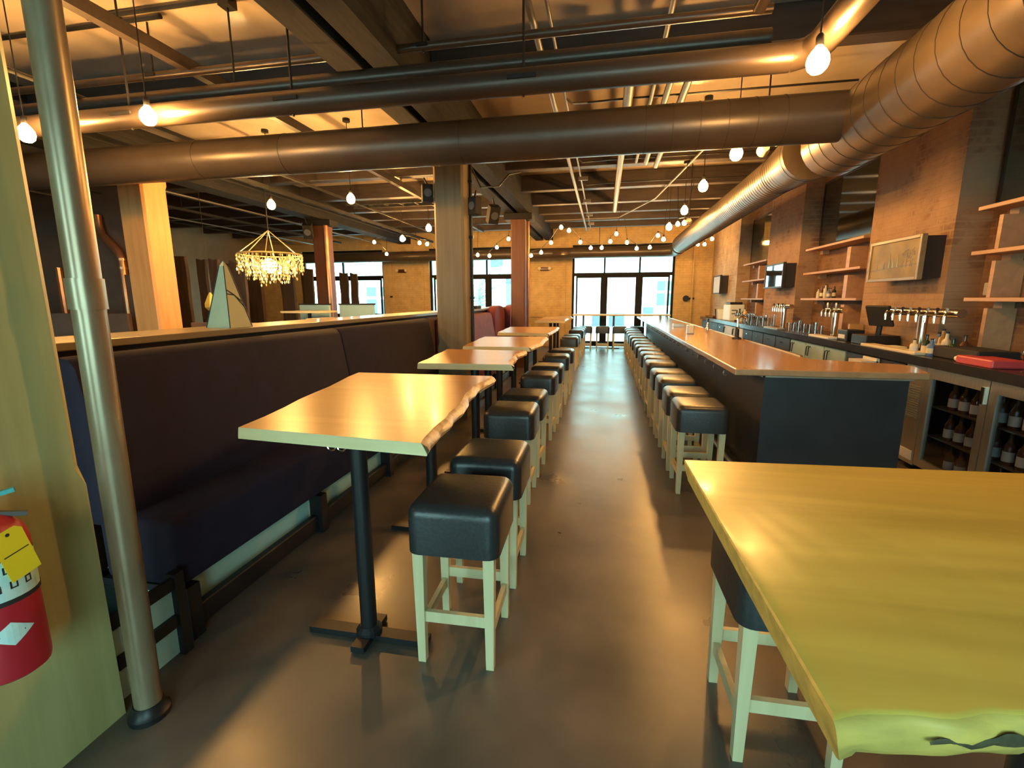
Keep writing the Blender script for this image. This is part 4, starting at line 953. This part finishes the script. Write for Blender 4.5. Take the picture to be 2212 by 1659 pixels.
tag(MB().tube([(-1.76, 6.3, 3.3), (-1.70, 6.55, 3.1), (-1.55, 7.0, 3.2), (-1.5, 7.5, 3.48), (-1.45, 8.2, 3.68)], .012, 6).build('loose_cable', M_BLACK), 'drooping black cable from the speaker post to the beam', 'cable')
for k, y in enumerate((5.5, 7.75, 9.25)):
    tag(MB().tube([(-.46, y-.06, 3.69), (-.40, y, 3.66), (-.25, y+.12, 3.7), (.1, y+.15, 3.72), (2.4, y+.15, 3.72)], .011, 6).build('branch_cable', M_BLACK), 'black cable branching off the aisle conduit toward the bar, %s from the cross duct' % ORD[k], 'cable', 'black branch cables')
for k, y in enumerate((8.6, 10.5, 12.2, 13.6)):
    tag(MB().box(-.50, -.34, y, y+.03, 3.60, 3.66).build('conduit_bracket', M_PIPE), '%s pale bracket along the aisle conduit past the cross duct' % ORD[k], 'bracket', 'conduit brackets')
# floodlights over the far bar
for k, (x, y) in enumerate(((1.5, 9.6), (1.48, 5.3))):
    r = thing('spotlight', (x, y, 3.0), ('small twin spotlight among the bulbs over the far bar', 'small spotlight beside the bulb under the cross duct')[k], 'spotlight', 'small ceiling spotlights')
    MB().lathe([(.03, -.1), (.055, -.02), (.06, 0)], (x, y, 3.02), 14, 'Y').build('head', M_CREAMP, r, smooth=True)
    MB().tube([(x, y-.05, 3.05), (x, y-.05, top(y-.05))], .008, 6).build('rod', M_BLACK, r)

# ------------------------------------------------------------------ pendant bulbs
def pendant(x, y, z, label, m=None, grp='pendant bulbs'):
    r = thing('pendant_bulb', (x, y, z), label, 'light bulb', grp); zt = top(y)
    MB().lathe([(.001, -.064), (.03, -.057), (.05, -.035), (.058, -.004), (.053, .026), (.036, .054), (.022, .07), (.016, .08)], (x, y, z), 18).build('bulb', m or M_BULB, r, smooth=True)
    MB().lathe([(.019, .078), (.021, .085), (.021, .125), (.012, .14)], (x, y, z), 14).build('socket', M_BLACK, r, smooth=True)
    MB().tube([(x, y, z+.14), (x, y, zt)], .005, 6).build('cord', M_BLACK, r)
    MB().lathe([(.05, zt-.04-z), (.05, zt-z)], (x, y, z), 12).build('canopy', M_BLACK, r, smooth=True)
    return r
for k, (x, y, z) in enumerate(((1.13, 3.17, 2.9), (1.20, 5.14, 2.965), (1.19, 6.66, 3.0), (1.23, 8.36, 3.0), (1.22, 10.15, 3.0))):
    pendant(x, y, z, '%s lit bulb in the row over the bar front, counted from the camera' % ORD[k])
for k, (x, y, z) in enumerate(((-3.52, 3.34, 3.0), (-3.57, 6.44, 3.0), (-3.5, 9.3, 3.0))):
    pendant(x, y, z, '%s lit bulb in the row over the ledge, counted from the camera' % ORD[k], M_BULBL)
for k, (x, y, z) in enumerate(((-4.62, 3.26, 2.92), (-4.96, 6.59, 3.0), (-4.71, 10.76, 3.0))):
    pendant(x, y, z, '%s lit bulb in the lounge row, counted from the camera' % ORD[k], M_BULBL)
# short cross conduit with a junction box above each bulb row
for k, (x, y) in enumerate(((-3.1, 3.9), (-4.3, 4.0), (-3.0, 5.9))):
    r = thing('junction_box', (x, y, 3.35), ('black junction box above the ledge bulb by the greenish post', 'black junction box above the lounge bulb by the greenish post', 'black junction box above the ledge bulb past the cross duct')[k], 'junction box', 'black junction boxes')
    MB().box(x-.05, x+.05, y-.15, y-.05, 3.95, 4.05).build('box', M_BLACK, r)
    MB().tube([(x-1.4, y-.1, 4.02), (x+.45, y-.1, 4.02)], .022, 8).build('conduit', M_BLACK, r)
    MB().tube([(x, y-.1, 3.95), (x, y-.1, 3.35)], .008, 6).build('drop_rod', M_BLACK, r)

# ------------------------------------------------------------------ string lights near the street windows
def light_string(pts, label, anchors):
    r = thing('light_string', pts[0], label, 'string lights', 'string lights')
    anchors = [(a[0], a[1], top(a[1]) if a[2] > 3.7 else a[2]) for a in anchors]
    path = [Vector(anchors[0])]+[Vector(p)+Vector((0, 0, .11)) for p in pts]+[Vector(anchors[1])]
    MB().tube(path, .006, 5).build('wire', M_BLACK, r)
    for p in pts:
        q = MB().lathe([(.001, -.045), (.03, -.036), (.046, -.008), (.042, .02), (.022, .045), (.016, .055)], p, 12).build('bulb', M_BULBS, r, smooth=True)
        MB().lathe([(.018, .055), (.018, .105)], p, 8).build('socket', M_BLACK, q)
light_string([(-2.05, 13.4, 2.79), (-1.74, 13.2, 2.85), (-1.45, 13.0, 3.08), (-1.09, 12.0, 3.32), (-.90, 12.0, 3.24), (-.66, 12.8, 3.05), (-.40, 13.2, 2.94), (-.11, 13.3, 2.95), (.11, 13.0, 3.07), (.25, 12.7, 3.22)], 'string of lit bulbs zigzagging before the ochre pier and doors', ((-2.2, 13.6, 3.8), (.4, 12.4, 3.8)))
light_string([(.55, 13.4, 3.08), (.81, 13.4, 2.92), (1.14, 13.3, 2.93), (1.26, 12.6, 3.14), (1.30, 11.7, 2.94)], 'string of lit bulbs over the far end of the bar', ((.4, 13.2, 3.8), (1.3, 11.2, 3.8)))
light_string([(1.50, 11.0, 3.17), (1.54, 10.4, 3.10)], 'two lit bulbs on a short string beside the ribbed duct', ((1.5, 11.3, 3.8), (1.6, 9.9, 3.8)))
light_string([(2.64, 15.0, 3.15), (2.73, 14.5, 3.10), (2.76, 13.7, 3.15)], 'three lit bulbs on a string above the pale brick pier', ((2.6, 15.5, 3.8), (2.8, 13.3, 3.8)))
light_string([(-6.67, 14.0, 2.98), (-6.56, 13.0, 3.22), (-5.43, 12.5, 3.22), (-4.90, 12.3, 3.08), (-4.84, 12.7, 3.09), (-4.57, 13.0, 2.69)], 'string of lit bulbs in front of the pier between the windows', ((-6.8, 14.4, 3.8), (-4.3, 13.4, 3.8)))
light_string([(-3.54, 13.2, 2.82), (-3.20, 13.2, 2.79), (-2.94, 13.0, 2.99), (-2.57, 12.8, 3.18)], 'string of lit bulbs between the brown and orange aisle posts', ((-3.55, 13.4, 3.8), (-2.45, 12.6, 3.8)))

# ------------------------------------------------------------------ the lounge
r = thing('chandelier', (-6.14, 8.0, 2.0), 'round chandelier hung with gold drops over the lounge', 'chandelier')
cx, cyy = -6.14, 8.0
ring = [(cx+.54*math.cos(2*PI*k/40), cyy+.54*math.sin(2*PI*k/40), 2.43) for k in range(40)]
MB().tube(ring, .014, 8, closed=True).build('ring', M_CRYST, r, smooth=True)
b = MB()
for k in range(6):
    a = 2*PI*k/6; b.tube([(cx+.54*math.cos(a), cyy+.54*math.sin(a), 2.43), (cx, cyy, 2.86)], .009, 6)
b.build('stay', M_CRYST, r)
MB().tube([(cx, cyy, 2.86), (cx, cyy, top(cyy))], .01, 6).build('rod', M_BLACK, r)
rnd = random.Random(2); b = MB()
for tier, (rad, zt_, cnt, dr) in enumerate(((.54, 2.42, 70, .34), (.42, 2.38, 60, .42), (.28, 2.32, 44, .46))):
    for k in range(cnt):
        a = 2*PI*k/cnt+rnd.uniform(-.05, .05); zz = zt_
        while zz > zt_-dr*(.55+.45*rnd.random()):
            x, y = cx+rad*math.cos(a)+rnd.uniform(-.02, .02), cyy+rad*math.sin(a)+rnd.uniform(-.02, .02); t = rnd.uniform(0, PI); wd = .016
            dx, dy = wd*math.cos(t), wd*math.sin(t)
            b.quad((x, y, zz), (x+dx, y+dy, zz-.03), (x, y, zz-.065), (x-dx, y-dy, zz-.03)); zz -= .06
o = b.build('gold_drops', M_CRYST, r); o['kind'] = 'stuff'
MB().ball((cx, cyy-.05, 2.22), .13, 20, 14).build('globe', M_CHB, r, smooth=True)

def slab(x, y, w_, zt_, label, th=.07, lean=0):
    rnd = random.Random(int(y*100)+int(abs(x)*10)); r_ = None
    n = 7; L = []
    b = MB(); poly = []
    for k in range(n+1): poly.append((y-w_/2+rnd.uniform(-.015, .015), .0+zt_*k/n))
    poly.append((y, zt_-.05+rnd.uniform(0, .05)))
    for k in range(n, -1, -1): poly.append((y+w_/2+rnd.uniform(-.015, .015), (zt_-rnd.uniform(0, .04))*k/n))
    b = MB().prism([(x+(p[0]-y), p[1]) for p in poly], y-th/2, y+th/2, 'Y').bevel(.008, 1)
    return tag(b.build('wood_slab', M_SLAB), label, 'slab', 'rough wood slabs dividing the lounge')
for k, (x, y, w_, zt_) in enumerate(((-8.02, 7.85, .36, 2.42), (-7.88, 8.25, .20, 2.41), (-7.62, 8.27, .20, 2.41), (-7.30, 8.5, .34, 2.38), (-7.72, 10.6, .36, 2.36), (-8.05, 11.9, .34, 2.44), (-8.05, 13.8, .28, 2.44), (-7.72, 13.82, .24, 2.43))):
    slab(x, y, w_, zt_, 'rough dark upright wood slab in the lounge, %s from the orange post' % ORD[k])
tag(MB().box(-9.1, -8.0, 10.0, 10.1, 0, 2.45).build('plank_screen', M_SLAB), 'wide dark plank screen behind the chandelier', 'screen')
r = thing('pyramid_lamp', (-2.62, 2.88, 1.41), 'tall pale green pyramid lamp standing on the ledge', 'lamp')
h_, b0, b1 = .42, .098, .018; c = Vector((-2.60, 2.90, 1.41)); rz = Matrix.Rotation(-.05, 3, 'Z')
sq = lambda s_, zz: [c+rz @ Vector((dx*s_, dy*s_, zz)) for dx, dy in ((-1, -1), (1, -1), (1, 1), (-1, 1))]
MB().frustum(sq(b0, 0), sq(b1, h_)).build('shade', M_PYR, r)
tip = c+Vector((0, 0, h_+.035)); b = MB(); L = sq(b1, h_)
for k in range(4): b.bm.faces.new([b.bm.verts.new(p) for p in (L[k], L[(k+1) % 4], tip)])
b.build('tip', M_PYR, r)
b = MB(); A, B = sq(b0+.001, 0), sq(b1+.001, h_)
for k in range(4): b.tube([A[k], B[k]], .0035, 5)
for zz, t in ((h_*.55, .42), (h_*.62, .33)):
    p, q = A[1].lerp(B[1], zz/h_), A[2].lerp(B[2], t); b.tube([p, p.lerp(q, .5)+Vector((0, 0, .02)), q], .003, 5)
b.build('seam', M_INK, r)
r = thing('faceted_lamp', (-7.35, 7.8, 1.4), 'yellow green faceted lamp behind the pale pyramid lamp', 'lamp')
MB().lathe([(.06, 0), (.11, .06), (.11, .13), (.05, .27), (.015, .34)], (-7.35, 7.8, 1.4), 6).build('shade', M_YLAMP, r)
MB().tube([(-7.35, 7.8, 1.74), (-7.35, 7.8, top(7.8))], .004, 5).build('cord', M_BLACK, r)
r = thing('pyramid_lamp', (-2.64, 8.85, 1.41), 'small yellow pyramid lamp on the ledge near the burgundy booths', 'lamp')
MB().frustum([(-2.74, 8.75, 1.41), (-2.54, 8.75, 1.41), (-2.54, 8.95, 1.41), (-2.74, 8.95, 1.41)], [(-2.65, 8.84, 1.66), (-2.63, 8.84, 1.66), (-2.63, 8.86, 1.66), (-2.65, 8.86, 1.66)]).build('shade', M_YLAMP, r)
# low lounge partitions, tables and boards
tag(MB().box(-12.5, -7.06, 5.9, 5.97, 0, 1.40).build('partition', M_PLAST), 'low brown partition on the plaster wall side of the orange post', 'partition', 'lounge partitions')
tag(MB().box(-6.55, -3.3, 6.5, 6.6, 0, 1.24).build('partition', M_PLAST), 'low brown partition between the orange post and the ledge', 'partition', 'lounge partitions')
def lounge_table(x, y, w_, d, z_, label):
    r = thing('lounge_table', (x, y, 0), label, 'table', 'lounge tables')
    MB().box(x-w_/2, x+w_/2, y-d/2, y+d/2, z_-.04, z_).build('tabletop', M_CREAMP, r)
    MB().tube([(x, y, .03), (x, y, z_-.04)], .04, 10).build('pedestal', M_BLACK, r)
    MB().box(x-.25, x+.25, y-.25, y+.25, 0, .03).build('foot', M_BLACK, r)
lounge_table(-6.3, 9.3, .9, .7, 1.36, 'high pale lounge table under the chandelier')
lounge_table(-5.5, 9.0, .9, .7, 1.22, 'lower pale lounge table beside the board partitions')
for k, (a, c, y, z0, z1) in enumerate(((-6.95, -6.2, 9.9, .3, 1.48), (-6.0, -5.15, 10.0, .3, 1.48))):
    r = thing('board_partition', ((a+c)/2, y, 0), ('board partition with painted-in blue light on the slab side of the slim orange post', 'board partition with painted-in blue light on the aisle side of the slim orange post')[k], 'partition', 'board partitions with painted-in blue light')
    MB().box(a, c, y, y+.06, .06, z1).build('board', M_BLUEP, r)
    MB().box(a-.02, c+.02, y-.01, y+.07, z1, z1+.03).build('cap_rail', M_BEAM, r)
    MB().box(a, c, y-.02, y+.08, 0, .06).build('foot', M_BLACK, r)
# copper piping on the dark plaster wall
r = thing('copper_pipework', (-8.6, 7.2, 0), 'old copper pipes bending down the dark plaster wall', 'pipe')
MB().tube([(-8.95, 7.2, 3.1), (-8.95, 7.2, 2.9), (-8.9, 7.2, 2.75), (-8.6, 7.2, 2.45), (-8.55, 7.2, 2.3), (-8.55, 7.2, 0)], .07, 12).build('pipe', M_COPPER, r, smooth=True)
for zz in (2.15, 2.3): MB().lathe([(.085, 0), (.085, .04)], (-8.55, 7.2, zz), 12).build('coupling', M_COPPER, r, smooth=True)
tag(MB().box(-8.45, -8.2, 7.13, 7.295, 0, 2.05).build('duct_casing', M_PLAST), 'narrow brown casing beside the copper pipes', 'casing')
tag(MB().tube([(-10.0, 7.2, 0), (-10.0, 7.2, 2.2)], .06, 10).build('drain_pipe', M_COPPER), 'short copper pipe on the plaster wall behind the standpipe', 'pipe')
# white framed menu board and U-shaped sign on the lounge wall
r = thing('wall_board', (-8.7, 7.9, 1.3), 'white framed board between two dark slabs in the lounge', 'board')
MB().box(-8.1, -7.6, 9.0, 9.03, 1.2, 1.95).build('panel', M_GREYL, r)
MB().box(-8.13, -8.1, 8.99, 9.04, 1.17, 1.98).box(-7.6, -7.57, 8.99, 9.04, 1.17, 1.98).box(-8.1, -7.6, 8.99, 9.04, 1.95, 1.98).box(-8.1, -7.6, 8.99, 9.04, 1.17, 1.2).build('frame', M_WHITE, r)
MB().box(-7.9, -7.8, 9.03, 9.06, 0, 1.2).build('stand', M_BLACK, r)
r = thing('letter_sign', (-7.62, 9.6, 1.5), 'white letter U sign above the yellow faceted lamp', 'sign')
b = MB(); pts = [(-8.85, 9.6, 2.1), (-8.85, 9.6, 1.9)]+[(-8.77-.08*math.cos(PI*k/6), 9.6, 1.9-.08*math.sin(PI*k/6)) for k in range(1, 6)]+[(-8.69, 9.6, 1.9), (-8.69, 9.6, 2.1)]
b.tube(pts, .032, 8); b.build('letter', M_WHITE, r, smooth=True)
b = MB().tube([(-8.77, 9.62, 0), (-8.77, 9.62, 1.8)], .02, 6); b.build('stand', M_BLACK, r)
for zz in (1.72, 1.60): MB().ball((-8.77, 9.6, zz), .05, 12, 8).build('globe', M_WHITE, r, smooth=True)
